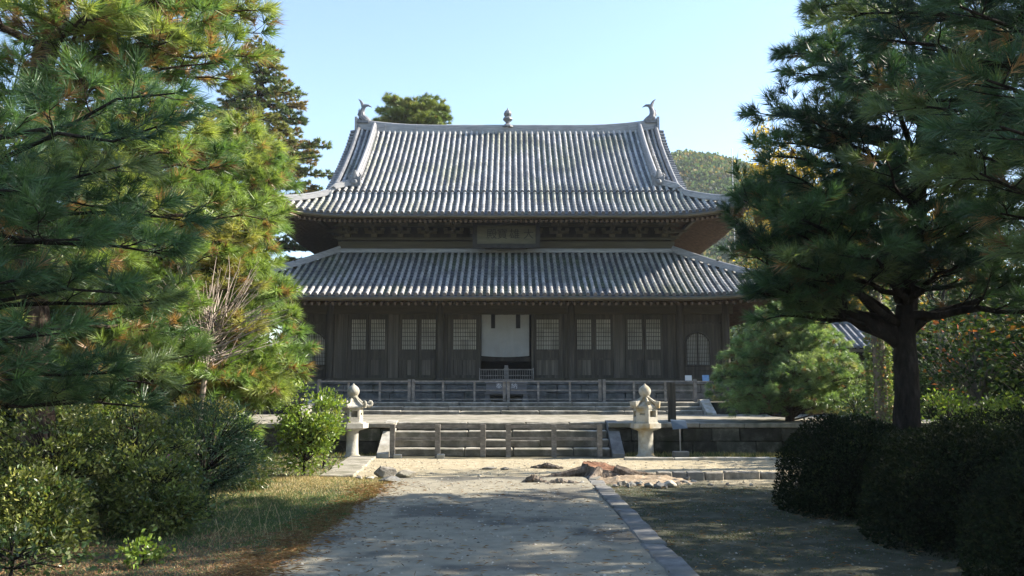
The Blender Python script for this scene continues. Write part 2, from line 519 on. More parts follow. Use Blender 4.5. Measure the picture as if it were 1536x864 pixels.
KS = [(985, 1008, 'small dark worn kerb stone nearest the tree stump in the row across the sand', 0.13, 17.35),
      (1009, 1029, 'short pale upright kerb stone between the dark worn one and the long brown pair', 0.15, 17.0),
      (1030, 1056, 'smooth flat-topped pale kerb stone next to the short upright one on the sand', 0.15, 17.0),
      (1056, 1085, 'brown-stained long kerb stone in the middle of the row across the sand', 0.13, 17.1),
      (1086, 1139, 'longest dark weathered kerb stone of the row across the sand', 0.14, 17.2),
      (1140, 1172, 'kerb stone of the sand row that ends against the clipped bush', 0.11, 17.25)]
for i, (p0, p1, lab, h, Y) in enumerate(KS):
    x0, x1 = at(p0, 716, Y).x, at(p1, 716, Y).x
    S = Soup()
    stone_block(S, x0, x1 - 0.01, Y - 0.11, Y + 0.11, -0.08, h, 40 + i * 2.3, 0.02, rnd.uniform(-0.05, 0.05))
    o = S.build('kerb_stone', M['kerb'] if i in (1, 2) else M['rock'], loc=((x0 + x1) / 2, Y, 0))
    tag(o, lab, 'kerb stone', 'kerb stones in the row across the sand')

# ------------------------------------------------------------------ stone terraces
def wall_blocks(S, x0, x1, yf, z0, z1, courses, lo, hi, seed, depth=0.4):
    r = random.Random(seed)
    hs = (z1 - z0) / courses
    for k in range(courses):
        x = x0
        while x < x1 - 0.01:
            l = r.uniform(lo, hi)
            if x1 - (x + l) < lo * 0.6: l = x1 - x
            t = r.uniform(0.55, 1.5)
            stone_block(S, x + 0.008, x + l - 0.008, yf + r.uniform(-0.015, 0.02), yf + depth, z0 + k * hs + 0.006, z0 + (k + 1) * hs - 0.006, r.uniform(0, 90), 0.018, 0, (t, t, t * 0.97))
            x += l

Z1, Z2, ZF = 0.84, 1.275, 2.08
TX0, TX1 = -12.5, 12.5
SX0, SX1 = at(588, 660, 23).x, at(915, 660, 23).x
terrace = empty('stone_terrace', (-0.25, 27.5, 0), 'broad low stone terrace with dark mossy front wall and pale worn paving', 'terrace')
TO = terrace.location
S = Soup()
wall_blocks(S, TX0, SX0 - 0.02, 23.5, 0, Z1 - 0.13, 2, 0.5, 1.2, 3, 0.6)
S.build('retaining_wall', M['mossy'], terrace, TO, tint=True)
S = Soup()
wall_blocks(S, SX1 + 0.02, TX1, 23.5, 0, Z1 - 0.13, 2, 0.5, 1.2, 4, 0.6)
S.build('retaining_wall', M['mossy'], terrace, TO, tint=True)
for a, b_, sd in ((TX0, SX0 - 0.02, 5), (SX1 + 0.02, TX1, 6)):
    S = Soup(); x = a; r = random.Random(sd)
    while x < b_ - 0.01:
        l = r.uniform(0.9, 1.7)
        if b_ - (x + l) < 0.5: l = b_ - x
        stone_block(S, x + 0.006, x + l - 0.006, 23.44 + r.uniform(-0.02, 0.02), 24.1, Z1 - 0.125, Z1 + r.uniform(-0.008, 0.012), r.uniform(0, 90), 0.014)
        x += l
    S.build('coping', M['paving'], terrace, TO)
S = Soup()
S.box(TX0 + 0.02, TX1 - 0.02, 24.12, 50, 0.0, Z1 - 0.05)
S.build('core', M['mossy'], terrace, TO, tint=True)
S = Soup()
def pav_h(x, y): return Z1 + 0.012 * mn.noise((x * 1.3, y * 1.3, 5)) + 0.006 * mn.noise((x * 6, y * 6, 5))
S.grid(sheet(np.arange(TX0, TX1 + 0.1, 0.18), np.arange(24.06, 32.2, 0.18), pav_h))
S.build('paving', M['paving'], terrace, TO, smooth=True)

stair = empty('stone_staircase', ((SX0 + SX1) / 2, 23.1, 0), 'wide weathered stone steps rising to the lower terrace behind the wooden barriers', 'steps')
for k in range(4):
    S = Soup()
    r = random.Random(20 + k); x = SX0
    while x < SX1 - 0.01:
        l = r.uniform(1.0, 2.0)
        if SX1 - (x + l) < 0.7: l = SX1 - x
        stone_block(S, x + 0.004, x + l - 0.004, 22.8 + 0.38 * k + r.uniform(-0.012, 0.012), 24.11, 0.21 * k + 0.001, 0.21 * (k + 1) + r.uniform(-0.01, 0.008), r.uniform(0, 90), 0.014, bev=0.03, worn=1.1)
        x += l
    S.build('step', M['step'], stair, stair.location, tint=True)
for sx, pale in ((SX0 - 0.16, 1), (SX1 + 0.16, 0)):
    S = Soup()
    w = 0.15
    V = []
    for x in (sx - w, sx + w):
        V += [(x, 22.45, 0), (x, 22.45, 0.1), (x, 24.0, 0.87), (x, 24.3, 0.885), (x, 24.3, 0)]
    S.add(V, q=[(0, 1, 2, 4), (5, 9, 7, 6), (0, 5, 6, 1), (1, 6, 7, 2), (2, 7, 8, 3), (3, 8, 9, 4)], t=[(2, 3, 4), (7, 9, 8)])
    o = S.build('cheek_stone', M['stone'] if pale else M['kerb'], stair, stair.location)  # paler and greyer stone chosen to put sun and shade into the colour
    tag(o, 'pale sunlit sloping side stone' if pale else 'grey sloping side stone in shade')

up = empty('upper_terrace', (-0.25, 40, Z1), 'second stone terrace of three long worn steps that carries the hall', 'terrace')
UX0, UX1 = at(470, 615, 32).x, at(1052, 615, 32).x
for k in range(3):
    S = Soup(); r = random.Random(60 + k); x = UX0
    z0 = Z1 + 0.145 * k
    while x < UX1 - 0.01:
        l = r.uniform(1.2, 2.3)
        if UX1 - (x + l) < 0.8: l = UX1 - x
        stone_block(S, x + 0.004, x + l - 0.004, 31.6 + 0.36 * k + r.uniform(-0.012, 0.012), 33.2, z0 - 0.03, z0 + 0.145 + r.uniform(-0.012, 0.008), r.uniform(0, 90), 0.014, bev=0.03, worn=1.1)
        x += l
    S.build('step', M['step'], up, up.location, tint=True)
for sx in (UX0 - 0.2, UX1 + 0.2):
    S = Soup(); V = []
    for x in (sx - 0.17, sx + 0.17):
        V += [(x, 31.2, Z1), (x, 31.2, Z1 + 0.06), (x, 32.35, Z2 + 0.1), (x, 32.8, Z2 + 0.1), (x, 32.8, Z1)]
    S.add(V, q=[(0, 1, 2, 4), (5, 9, 7, 6), (0, 5, 6, 1), (1, 6, 7, 2), (2, 7, 8, 3), (3, 8, 9, 4)], t=[(2, 3, 4), (7, 9, 8)])
    S.build('cheek_stone', M['stone'], up, up.location)
S = Soup()
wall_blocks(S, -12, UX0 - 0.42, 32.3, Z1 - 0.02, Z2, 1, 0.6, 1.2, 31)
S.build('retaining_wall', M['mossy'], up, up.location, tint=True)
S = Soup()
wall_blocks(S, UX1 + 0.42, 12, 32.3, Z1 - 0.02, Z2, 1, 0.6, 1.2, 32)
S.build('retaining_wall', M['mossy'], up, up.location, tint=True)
S = Soup(); S.box(-12, 12, 32.72, 52, Z1 - 0.1, Z2 - 0.006)
S.build('paving', M['paving'], up, up.location)

# ------------------------------------------------------------------ the temple hall
CX, YC = -0.25, 43.0
hall = empty('temple_hall', (CX, 36.0, Z2), 'old two-roofed wooden temple hall with grey tiled roofs and curled ridge ends', 'temple')
HO = hall.location
def hpart(S, name, mat, **k):
    return S.build(name, mat, hall, HO, **k)

# stone plinth with its steps
S = Soup()
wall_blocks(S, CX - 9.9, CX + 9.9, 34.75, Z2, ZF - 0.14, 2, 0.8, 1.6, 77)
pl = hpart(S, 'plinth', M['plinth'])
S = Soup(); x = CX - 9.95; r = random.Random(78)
while x < CX + 9.9:
    l = min(r.uniform(1.1, 2.0), CX + 9.95 - x)
    if l < 0.3: break
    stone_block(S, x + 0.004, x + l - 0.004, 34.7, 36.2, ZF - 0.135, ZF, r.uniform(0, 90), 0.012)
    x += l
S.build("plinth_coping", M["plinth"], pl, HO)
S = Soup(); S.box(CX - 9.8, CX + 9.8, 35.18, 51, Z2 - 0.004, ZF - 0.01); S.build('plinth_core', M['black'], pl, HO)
for k in range(3):
    S = Soup(); x0, x1 = CX - 1.6, CX + 1.6
    for a, b_ in ((x0, CX - 0.1), (CX - 0.1, x1)):
        stone_block(S, a + 0.004, b_ - 0.004, 33.95 + 0.27 * k, 34.74, Z2 + 0.2 * k + 0.002, Z2 + 0.2 * (k + 1), 12 + k + a, 0.012)
    hpart(S, 'plinth_step', M['plinth'])

# ---- roofs
def tri_profile(p0, p1, p2):
    """z(s) = z0 + a s + b s^2 through three (s, z) points."""
    (s0, z0), (s1, z1), (s2, z2) = p0, p1, p2
    A = np.array([[s0 ** 2, s0, 1], [s1 ** 2, s1, 1], [s2 ** 2, s2, 1]], float)
    return np.linalg.solve(A, [z0, z1, z2])

UHX, UY0 = 10.15, 35.3
UHY = YC - UY0
ub, ua, uz = tri_profile((0, at(760, 312.5, UY0).z), (1.85, at(760, 288.5, UY0 + 1.85).z + 0.02), (UHY - 0.2, at(760, 199, YC - 0.2).z))
DRX, DRS = 6.75, 2.65                                   # foot of the descending ridges
VERGE = 7.72
def uprof(s): return uz + ua * s + ub * s * s
def ulift(x, y):
    ax = max(0.0, (abs(x - CX) - 6.0) / (UHX - 6.0)); ay = max(0.0, (abs(y - YC) - 3.0) / (UHY - 3.0))
    return 0.62 * ax ** 2.6 * ay ** 2.2
def u_front(sgn):
    def fn(u, s):
        y = YC - sgn * (UHY - s)
        z = uprof(s) + ulift(CX + u, y) - (0.2 if s < 1.85 else 0.0)
        if s > UHY - 1.5: z += 0.16 * max(0, (abs(u) - 4.5) / 3.2) ** 2 * (s - UHY + 1.5) / 1.5
        return Vector((CX + u, y, z))
    return fn
K = DRS / (UHX - DRX)
def u_side(sgn):
    def fn(u, s):                                       # u along Y about the centre, s inward from the side eave
        x = CX + sgn * (UHX - s)
        z = uprof(s * K) + ulift(x, YC + u) - (0.2 if s * K < 1.85 else 0.0)
        return Vector((x, YC + u, z))
    return fn
def hip_front(u):                                       # how far in from the front eave the hip lies at offset u
    return max(0.0, (UHX - abs(u)) * K)
LHX, LY0, LIN = 11.9, 33.4, 37.8
LHY = YC - LY0
lz0, lz1 = at(760, 442, LY0).z, at(760, 378.5, LIN).z
LS = LIN - LY0
LSX = LHX - 7.35
def lprof(t): return lz0 + (lz1 - lz0) * (0.86 * t + 0.14 * t * t)
def llift(x, y):
    ax = max(0.0, (abs(x - CX) - 6.5) / (LHX - 6.5)); ay = max(0.0, (abs(y - YC) - 4.0) / (LHY - 4.0))
    return 0.6 * ax ** 2.6 * ay ** 2.2
def l_front(sgn):
    def fn(u, s):
        y = YC - sgn * (LHY - s)
        return Vector((CX + u, y, lprof(s / LS) + llift(CX + u, y)))
    return fn
def l_side(sgn):
    def fn(u, s):
        x = CX + sgn * (LHX - s)
        return Vector((x, YC + u, lprof(s / LSX) + llift(x, YC + u)))
    return fn

PITCHT = 0.278
def roof_rows(cov, pan, fn, half, span, e, seg=9, rad=0.069, caps=True):
    """Rows of half-round cover tiles over hollow pan tiles; span(u) lists the (s0, s1) pieces of the row at u."""
    n = int(2 * half / PITCHT)
    us = [(i - n / 2) * PITCHT for i in range(n + 1)]
    e = Vector(e)
    for u in us:
        j = rnd.uniform(-0.006, 0.006)
        for (s0, s1) in span(u):
            if s1 - s0 < 0.12: continue
            ns = max(1, int(round((s1 - s0) / 0.29)))
            pts = [fn(u, s0 + (s1 - s0) * k / ns) for k in range(ns + 1)]
            row = 0.94 + 0.12 * rnd.random()
            V, Q, C = [], [], []
            for k in range(ns):
                t = (pts[k + 1] - pts[k]).normalized()
                nn = e.cross(t)
                if nn.z < 0: nn = -nn
                j2 = j + rnd.uniform(-0.007, 0.007)
                sh = row * rnd.uniform(0.87, 1.1) * (0.72 if rnd.random() < 0.04 else 1.0)
                w = max(0.0, mn.noise(pts[k] * 0.55) + 0.35 * mn.noise(pts[k] * 1.9)) * 1.3
                w = min(w, 0.75)
                col = (sh * (1 - 0.42 * w), sh * (1 - 0.4 * w), sh * (1 - 0.58 * w) * rnd.uniform(0.97, 1.03))
                o = len(V)
                for p, rr, ex in ((pts[k] - t * 0.02, rad * 1.07, 0.004), (pts[k + 1], rad * 0.95, -0.004)):
                    for m in range(6):
                        a = math.pi * m / 5
                        V.append(tuple(p + e * (math.cos(a) * rr + j2) + nn * (math.sin(a) * rr * 1.05 - 0.005 + ex)))
                        C.append(col)
                Q += [(o + m, o + m + 1, o + m + 7, o + m + 6) for m in range(5)]
            cov.add(V, q=Q, c=C)
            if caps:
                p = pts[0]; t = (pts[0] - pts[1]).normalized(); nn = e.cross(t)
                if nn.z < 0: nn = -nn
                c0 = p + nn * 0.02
                cov.tube([c0 - t * 0.01, c0 + t * 0.035], [rad * 1.12, rad * 1.12], 9, c=(0.22, 0.22, 0.24))  # end caps tinted dark: the shade on their fronts is in the colour
    for a, b_ in zip(us[:-1], us[1:]):
        sa, sb = span(a), span(b_)
        for (p0, p1), (q0, q1) in zip(sa, sb):
            if p1 - p0 < 0.02 and q1 - q0 < 0.02: continue
            ns = max(1, int(round(max(p1 - p0, q1 - q0) / 0.29)))
            for k in range(ns):
                G = []
                for t, dz in ((k / ns, -0.03), (k / ns, 0.0), ((k + 1) / ns, -0.022)):
                    A, B = fn(a, p0 + (p1 - p0) * t), fn(b_, q0 + (q1 - q0) * t)
                    A.z += dz; B.z += dz
                    mid = (A + B) / 2 - Vector((0, 0, 0.035))
                    G.append([tuple(A), tuple(A.lerp(mid, 0.6)), tuple(mid), tuple(B.lerp(mid, 0.6)), tuple(B)])
                sh = rnd.uniform(0.8, 1.2) * (1.5 if rnd.random() < 0.04 else 1.0)
                w = min(0.9, max(0.0, mn.noise(Vector(G[0][2]) * 0.6 + Vector((9, 0, 0))) + 0.4 * mn.noise(Vector(G[0][2]) * 2)) * 1.6)
                pan.grid(G, c=(sh * (1 - 0.1 * w), sh * (1 + 0.1 * w), sh * (1 - 0.45 * w)))
            A, B = fn(a, p0), fn(b_, q0)
            mid = (A + B) / 2 - Vector((0, 0, 0.035)); dn = Vector((0, 0, 0.085))
            pan.grid([[tuple(A), tuple(mid), tuple(B)], [tuple(A - dn), tuple(mid - dn), tuple(B - dn)]])

def sweep(S, pts, w, h, up=(0, 0, 1), side=None):
    """A rectangular section carried along a polyline; pts run along the middle of its underside."""
    up = Vector(up); V = []
    n = len(pts)
    for i, p in enumerate(pts):
        d = (pts[min(i + 1, n - 1)] - pts[max(i - 1, 0)]).normalized()
        s = Vector(side) if side else d.cross(up).normalized()
        hh = h[i] if hasattr(h, '__len__') else h
        for a, b_ in ((-1, 0), (1, 0), (1, 1), (-1, 1)):
            V.append(tuple(p + s * (a * w / 2) + up * (b_ * hh)))
    Q = [(0, 1, 2, 3), ((n - 1) * 4 + 3, (n - 1) * 4 + 2, (n - 1) * 4 + 1, (n - 1) * 4)]
    for i in range(n - 1):
        for k in range(4):
            k2 = (k + 1) % 4
            Q.append((i * 4 + k, (i + 1) * 4 + k, (i + 1) * 4 + k2, i * 4 + k2))
    S.add(V, q=Q)

def stack_ridge(S, pts, w, h, side=None, layers=3):
    """A tile ridge: flat courses stepping in, with a round tile on top."""
    for k in range(layers):
        ww = w * (1.0 - 0.12 * k) if k % 2 == 0 else w * (0.86 - 0.1 * k)
        hh = h / layers
        sweep(S, [p + Vector((0, 0, hh * k)) for p in pts], max(ww, w * 0.5), hh - 0.004, side=side)
    S.tube([p + Vector((0, 0, h + 0.02)) for p in pts], w * 0.27, 8)

# upper roof
cov, pan = Soup(), Soup()
def span_uf(u):
    h = hip_front(u) if abs(u) > DRX else None
    if abs(u) <= DRX: return [(0, 1.9), (1.85, UHY - 0.1)]
    a = [(0, min(1.9, h)), (min(1.85, h), h)]
    if abs(u) < VERGE: a.append((h, UHY - 0.1))
    else: a.append((h, h))
    return a
for sg in (1, -1):
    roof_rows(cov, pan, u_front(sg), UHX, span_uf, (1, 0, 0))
def span_us(u):
    d = (UHY - abs(u)) / K if abs(u) > UHY - DRS else (UHX - DRX)
    d = max(0, min(d, UHX - DRX - 0.1))
    return [(0, min(1.9 / K, d)), (min(1.85 / K, d), d)]
for sg in (1, -1):
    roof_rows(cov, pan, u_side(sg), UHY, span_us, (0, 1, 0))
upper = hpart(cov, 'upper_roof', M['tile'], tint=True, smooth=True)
pan.build('pan_tile', M['pan_tile'], upper, HO, tint=True)

rid = Soup()
RZ = at(760, 199, YC - 0.2).z - 0.1
def ridge_up(x): return 0.3 * max(0, (abs(x) - 3.5) / 4.0) ** 2.2
stack_ridge(rid, [Vector((CX + x, YC, RZ + ridge_up(x))) for x in np.linspace(-7.62, 7.62, 31)], 0.42, 0.44, layers=5)
for sg in (-1, 1):
    rid.box(CX + sg * 7.63, CX + sg * 7.74, YC - 0.28, YC + 0.28, RZ + 0.1, RZ + 0.92)
for x in np.arange(-6.2, 6.3, 1.55):
    rid.box(CX + x - 0.035, CX + x + 0.035, YC - 0.225, YC - 0.2, RZ + 0.02, RZ + 0.45 + ridge_up(x))
rid.build('ridge', M['ridge_tile'], upper, HO)

def ridge_path(fn, pts2):
    return [fn(u, s) + Vector((0, 0, 0.03)) for u, s in pts2]
for sx in (-1, 1):
    for sy in (1, -1):
        f = u_front(sy)
        S = Soup()
        ss = np.linspace(DRS - 0.1, UHY - 0.15, 16)
        stack_ridge(S, ridge_path(f, [(sx * DRX, s) for s in ss]), 0.3, 0.32, side=(1, 0, 0), layers=3)
        S.build('descending_ridge', M['ridge_tile'], upper, HO)
        # ornament tile at its foot: a shield with two horns
        S = Soup(); p = f(sx * DRX, DRS - 0.22); y = p.y
        S.box(p.x - 0.26, p.x + 0.26, y - 0.07, y + 0.07, p.z - 0.02, p.z + 0.42)
        S.tube([p + Vector((0, -0.09 * sy, 0.2)), p + Vector((0, -0.15 * sy, 0.2))], [0.15, 0.08], 8)
        for q in (-1, 1):
            S.tube([p + Vector((q * 0.2, 0, 0.36)), p + Vector((q * 0.27, -0.02 * sy, 0.5)), p + Vector((q * 0.2, -0.03 * sy, 0.62))], [0.08, 0.06, 0.015], 6)
        S.tube([p + Vector((0, 0, 0.38)), p + Vector((0, -0.08 * sy, 0.72))], [0.13, 0.07], 7)
        S.build('demon_tile', M['old_tile'], upper, HO)
        # hip ridge out to the corner
        S = Soup()
        tt = np.linspace(0.0, 1.0, 14)
        pts = [f(sx * (DRX + (UHX - DRX) * t), DRS * (1 - t)) + Vector((0, 0, 0.02)) for t in tt]
        pts = [Vector((p.x, p.y, max(p.z, f(sx * (DRX + (UHX - DRX) * t), DRS * (1 - t) + 0.0).z))) for p, t in zip(pts, tt)]
        pts.append(pts[-1] + Vector((sx * 0.16, -0.12 * sy, 0.1)))
        stack_ridge(S, pts, 0.25, 0.2, layers=2)
        S.build('hip_ridge', M['ridge_tile'], upper, HO)
        S = Soup(); p = pts[-1]
        S.tube([p, p + Vector((sx * 0.1, -0.08 * sy, 0.22)), p + Vector((sx * 0.26, -0.19 * sy, 0.42)), p + Vector((sx * 0.3, -0.22 * sy, 0.6))], [0.17, 0.15, 0.1, 0.02], 8)
        S.tube([p + Vector((0, 0, 0.2)), p + Vector((sx * -0.08, 0.05 * sy, 0.5))], [0.1, 0.02], 6)
        S.build('corner_tile', M['tile'], upper, HO, tint=True)
        # verge: short tiles laid outwards down the gable edge
        S = Soup()
        s = hip_front(VERGE) + 0.15
        while s < UHY - 0.2:
            p = f(sx * VERGE, s) + Vector((0, 0, 0.03))
            S.tube([p - Vector((sx * 0.1, 0, 0)), p + Vector((sx * 0.2, 0, -0.03))], 0.095, 8)
            s += 0.23
        for du in (-0.16,):
            S.tube([f(sx * (VERGE + du), s) + Vector((0, 0, 0.1)) for s in np.linspace(hip_front(VERGE), UHY - 0.1, 14)], 0.11, 8)
        sweep(S, [f(sx * VERGE, s) - Vector((0, 0, 0.35)) for s in np.linspace(hip_front(VERGE) + 0.1, UHY - 0.1, 14)], 0.08, 0.32, side=(1, 0, 0))
        S.build('verge', M['old_tile'], upper, HO)
# gable walls under the verges
for sx in (-1, 1):
    S = Soup(); gx = CX + sx * 6.95; f = u_front(1); b2 = u_front(-1)
    ss = np.linspace(DRS, UHY, 12)
    A = [f(sx * 6.95, s) - Vector((0, 0, 0.12)) for s in ss]; B = [b2(sx * 6.95, s) - Vector((0, 0, 0.12)) for s in ss]
    S.grid([[tuple(a) for a in A], [tuple(b_) for b_ in B]])
    S.build('gable_wall', M['board'], upper, HO, tint=True)
# ridge-end finials: a fish with its forked tail thrown up
for sx in (-1, 1):
    S = Soup(); b0 = Vector((CX + sx * 7.36, YC, RZ + 0.44 + ridge_up(7.2)))
    k = lambda x, z: b0 + Vector((sx * x, 0, z))
    S.tube([k(-0.34, 0.02), k(-0.14, 0.1), k(0.06, 0.3), k(0.08, 0.52), k(0.02, 0.72), k(-0.0, 0.82)], [0.13, 0.22, 0.2, 0.15, 0.11, 0.08], 10)
    S.tube([k(0.0, 0.78), k(0.06, 0.96), k(0.14, 1.12), k(0.26, 1.24)], [0.1, 0.09, 0.06, 0.012], 7)
    S.tube([k(0.0, 0.76), k(-0.1, 0.9), k(-0.26, 0.9), k(-0.44, 0.8)], [0.1, 0.09, 0.06, 0.012], 7)
    S.tube([k(0.14, 0.3), k(0.26, 0.42), k(0.24, 0.58)], [0.08, 0.05, 0.01], 6)
    S.tube([k(0.15, 0.5), k(0.23, 0.62), k(0.2, 0.74)], [0.06, 0.04, 0.01], 6)
    S.box(b0.x - 0.3, b0.x + 0.3, YC - 0.2, YC + 0.2, b0.z - 0.06, b0.z + 0.05)
    S.build('fish_finial', M['old_tile'], upper, HO)
S = Soup()
zj = RZ + 0.42
S.lathe([(0.3, zj), (0.3, zj + 0.06), (0.2, zj + 0.14), (0.1, zj + 0.22), (0.13, zj + 0.3), (0.26, zj + 0.42), (0.24, zj + 0.48), (0.14, zj + 0.58), (0.2, zj + 0.66), (0.22, zj + 0.72), (0.16, zj + 0.84), (0.05, zj + 0.95), (0.01, zj + 1.05)], CX + 0.03, YC, 8, rot=0.4)
S.build('jewel_finial', M['old_tile'], upper, HO)

# lower roof
cov, pan = Soup(), Soup()
def span_lf(u):
    h = LS if abs(u) <= LHX - LSX else max(0, (LHX - abs(u)) * LS / LSX)
    return [(0, h)]
for sg in (1, -1):
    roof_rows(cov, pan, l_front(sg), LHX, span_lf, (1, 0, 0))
def span_ls(u):
    h = LSX if abs(u) <= LHY - LS else max(0, (LHY - abs(u)) * LSX / LS)
    return [(0, h)]
for sg in (1, -1):
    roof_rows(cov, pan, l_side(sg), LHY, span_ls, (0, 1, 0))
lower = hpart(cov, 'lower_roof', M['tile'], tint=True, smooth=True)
pan.build('pan_tile', M['pan_tile'], lower, HO, tint=True)
for sx in (-1, 1):
    for sy in (1, -1):
        f = l_front(sy); S = Soup()
        pts = [f(sx * (LHX - LSX + LSX * t), LS * (1 - t)) + Vector((0, 0, 0.03)) for t in np.linspace(0, 1, 14)]
        pts.append(pts[-1] + Vector((sx * 0.16, -0.15 * sy, 0.1)))
        stack_ridge(S, pts, 0.25, 0.18, layers=2)
        S.build('hip_ridge', M['ridge_tile'], lower, HO)
        S = Soup(); p = pts[-1]
        S.tube([p, p + Vector((sx * 0.1, -0.08 * sy, 0.2)), p + Vector((sx * 0.24, -0.19 * sy, 0.4))], [0.16, 0.13, 0.02], 8)
        S.build('corner_tile', M['tile'], lower, HO, tint=True)
S = Soup()
stack_ridge(S, [Vector((CX + x, LIN - 0.03, lz1 - 0.03)) for x in np.linspace(-7.5, 7.5, 9)], 0.22, 0.12, layers=2)
for sx in (-1, 1):
    stack_ridge(S, [Vector((CX + sx * 7.38, y, lz1 - 0.03)) for y in np.linspace(LIN, 2 * YC - LIN, 9)], 0.22, 0.12, layers=2)
S.build('wall_flashing', M['ridge_tile'], lower, HO)

# eaves: boards, soffit planks and rafters
def eaves(fn_f, fn_s, hx, hy, wall_s, wall_sx, wall_z, pitch, roof, front_slice):
    board, soff, raf = Soup(), Soup(), Soup()
    singles = []
    for sg in (1, -1):
        for fn, half, ws, side in ((fn_f(sg), hx, wall_s, (0, 1, 0)), (fn_s(sg), hy, wall_sx, (1, 0, 0))):
            us = np.linspace(-half + 0.02, half - 0.02, 61)
            P = [fn(u, 0.08) for u in us]
            sweep(board, [p - Vector((0, 0, 0.2)) for p in P], 0.1, 0.11, side=side)
            P2 = [fn(u, 0.3) for u in us]
            sweep(board, [p - Vector((0, 0, 0.345)) for p in P2], 0.12, 0.085, side=side)
            # soffit: from the eave to the wall, mitred at the corners
            G = []
            for s in np.linspace(0.1, ws, 5):
                t = s / ws
                row = []
                for u in us:
                    uu = u * (half - s) / half
                    p = fn(uu, s)
                    e0 = fn(u, 0.1).z - 0.2
                    row.append((p.x, p.y, e0 * (1 - t) + wall_z * t + 0.02))
                G.append(row)
            soff.grid(G)
            n = int(2 * half / pitch)
            for i in range(n + 1):
                u = (i - n / 2) * pitch
                smax = min(ws, max(0.35, half - abs(u) + 0.05) if abs(u) > half - ws else ws)
                a = fn(u, 0.24); b_ = fn(u, smax)
                e0 = fn(u, 0.1).z - 0.2; t0, t1 = 0.24 / ws, smax / ws
                za = e0 * (1 - t0) + wall_z * t0 - 0.235; zb = e0 * (1 - t1) + wall_z * t1 - 0.2
                A, B = Vector((a.x, a.y, za)), Vector((b_.x, b_.y, zb))
                if (fn is not None and half == hx and sg == 1 and abs(i - n / 2) < front_slice):
                    s1 = Soup(); s1.bar(A, B, 0.085, 0.115); singles.append(s1)
                else:
                    raf.bar(A, B, 0.085, 0.115)
    board.build('eave_board', M['eave_wood'], roof, HO)
    soff.build('soffit', M['soffit_wood'], roof, HO)
    for s1 in singles:
        s1.build('rafter', M['soffit_wood'], roof, HO)
    tag(raf.build('rafters', M['soffit_wood'], roof, HO), kind='stuff')

eaves(u_front, u_side, UHX, UHY, 2.75, 3.1, at(760, 326, 38.0).z + 0.42, 0.21, upper, 24.2)
eaves(l_front, l_side, LHX, LHY, 2.62, 2.9, at(760, 452, 36.0).z + 0.42, 0.27, lower, 24.2)

# ---- the hall's walls
YW = 36.0
def X(px, Y=YW): return at(px, 500, Y).x
def Z(py, Y=YW): return at(760, py, Y).z
ZT = Z(471)                                            # underside of the head beam
ZB = Z(456.5)
S = Soup()
for sx in (-1, 1):
    S.box(CX + sx * 9.0, CX + sx * 8.9, YW + 0.2, 50, ZF, 7.2)
S.box(CX - 8.9, CX + 8.9, 49.8, 49.9, ZF, 7.2)
S.box(CX - 9.0, X(717), YW + 0.2, YW + 0.3, ZF, 5.85)
S.box(X(801), CX + 9.0, YW + 0.2, YW + 0.3, ZF, 5.85)
S.box(X(717), X(801), YW + 0.2, YW + 0.3, ZT - 0.02, 5.85)
hpart(S, 'wall', M['board'], tint=True)
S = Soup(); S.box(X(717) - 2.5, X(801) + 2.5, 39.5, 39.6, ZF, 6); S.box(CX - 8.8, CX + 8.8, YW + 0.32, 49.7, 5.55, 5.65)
hpart(S, 'dark_backing', M['black'])  # near-black sheets: the unlit interior's darkness put into the colour
for px in (465, 495, 660, 857, 1020, 1088):
    S = Soup(); x = X(px)
    if px == 465: x = 2 * CX - X(1088)
    S.lathe([(0.27, ZF), (0.27, ZF + 0.05), (0.22, ZF + 0.12)], x, YW, 14)
    S.lathe([(0.165, ZF + 0.12), (0.175, ZF + 1.2), (0.17, ZB), (0.16, Z(449))], x, YW, 16)
    hpart(S, 'column', M['wood'], smooth=True)
for sx in (-1, 1):
    for y in (39.5, 43, 46.5, 49.8):
        S = Soup(); S.lathe([(0.17, ZF), (0.17, 5.3)], CX + sx * 9.0, y, 10); hpart(S, 'column', M['wood'], smooth=True)
S = Soup()
S.box(CX - 9.45, CX + 9.45, YW - 0.09, YW + 0.12, ZT, ZB)
hpart(S, 'head_beam', M['wood_h'])
S = Soup()
S.box(CX - 9.6, CX + 9.6, YW - 0.14, YW + 0.16, ZB + 0.02, Z(450.5))
hpart(S, 'plate_beam', M['wood_h'])
for px in (495, 660, 857, 1020):
    S = Soup(); x = X(px)
    S.box(x - 0.24, x + 0.24, YW - 0.28, YW - 0.145, Z(456) + 0.02, Z(450))
    S.box(x - 0.13, x + 0.13, YW - 0.4, YW - 0.285, Z(456) + 0.05, Z(450.5))
    hpart(S, 'bracket', M['wood'])
S = Soup()
S.box(CX - 8.95, X(716), YW + 0.02, YW + 0.19, ZF + 0.0, ZF + 0.14)
S.box(X(802), CX + 8.95, YW + 0.02, YW + 0.19, ZF + 0.0, ZF + 0.14)
hpart(S, 'sill_beam', M['wood_h'])

def lattice(S, x0, x1, z0, z1, y, nx, nz, w=0.024, d=0.022):
    for i in range(1, nx):
        x = x0 + (x1 - x0) * i / nx
        S.box(x - w / 2, x + w / 2, y - d, y, z0, z1)
    for k in range(1, nz):
        z = z0 + (z1 - z0) * k / nz
        S.box(x0, x1, y - d - 0.004, y - d * 0.4, z - w / 2, z + w / 2)

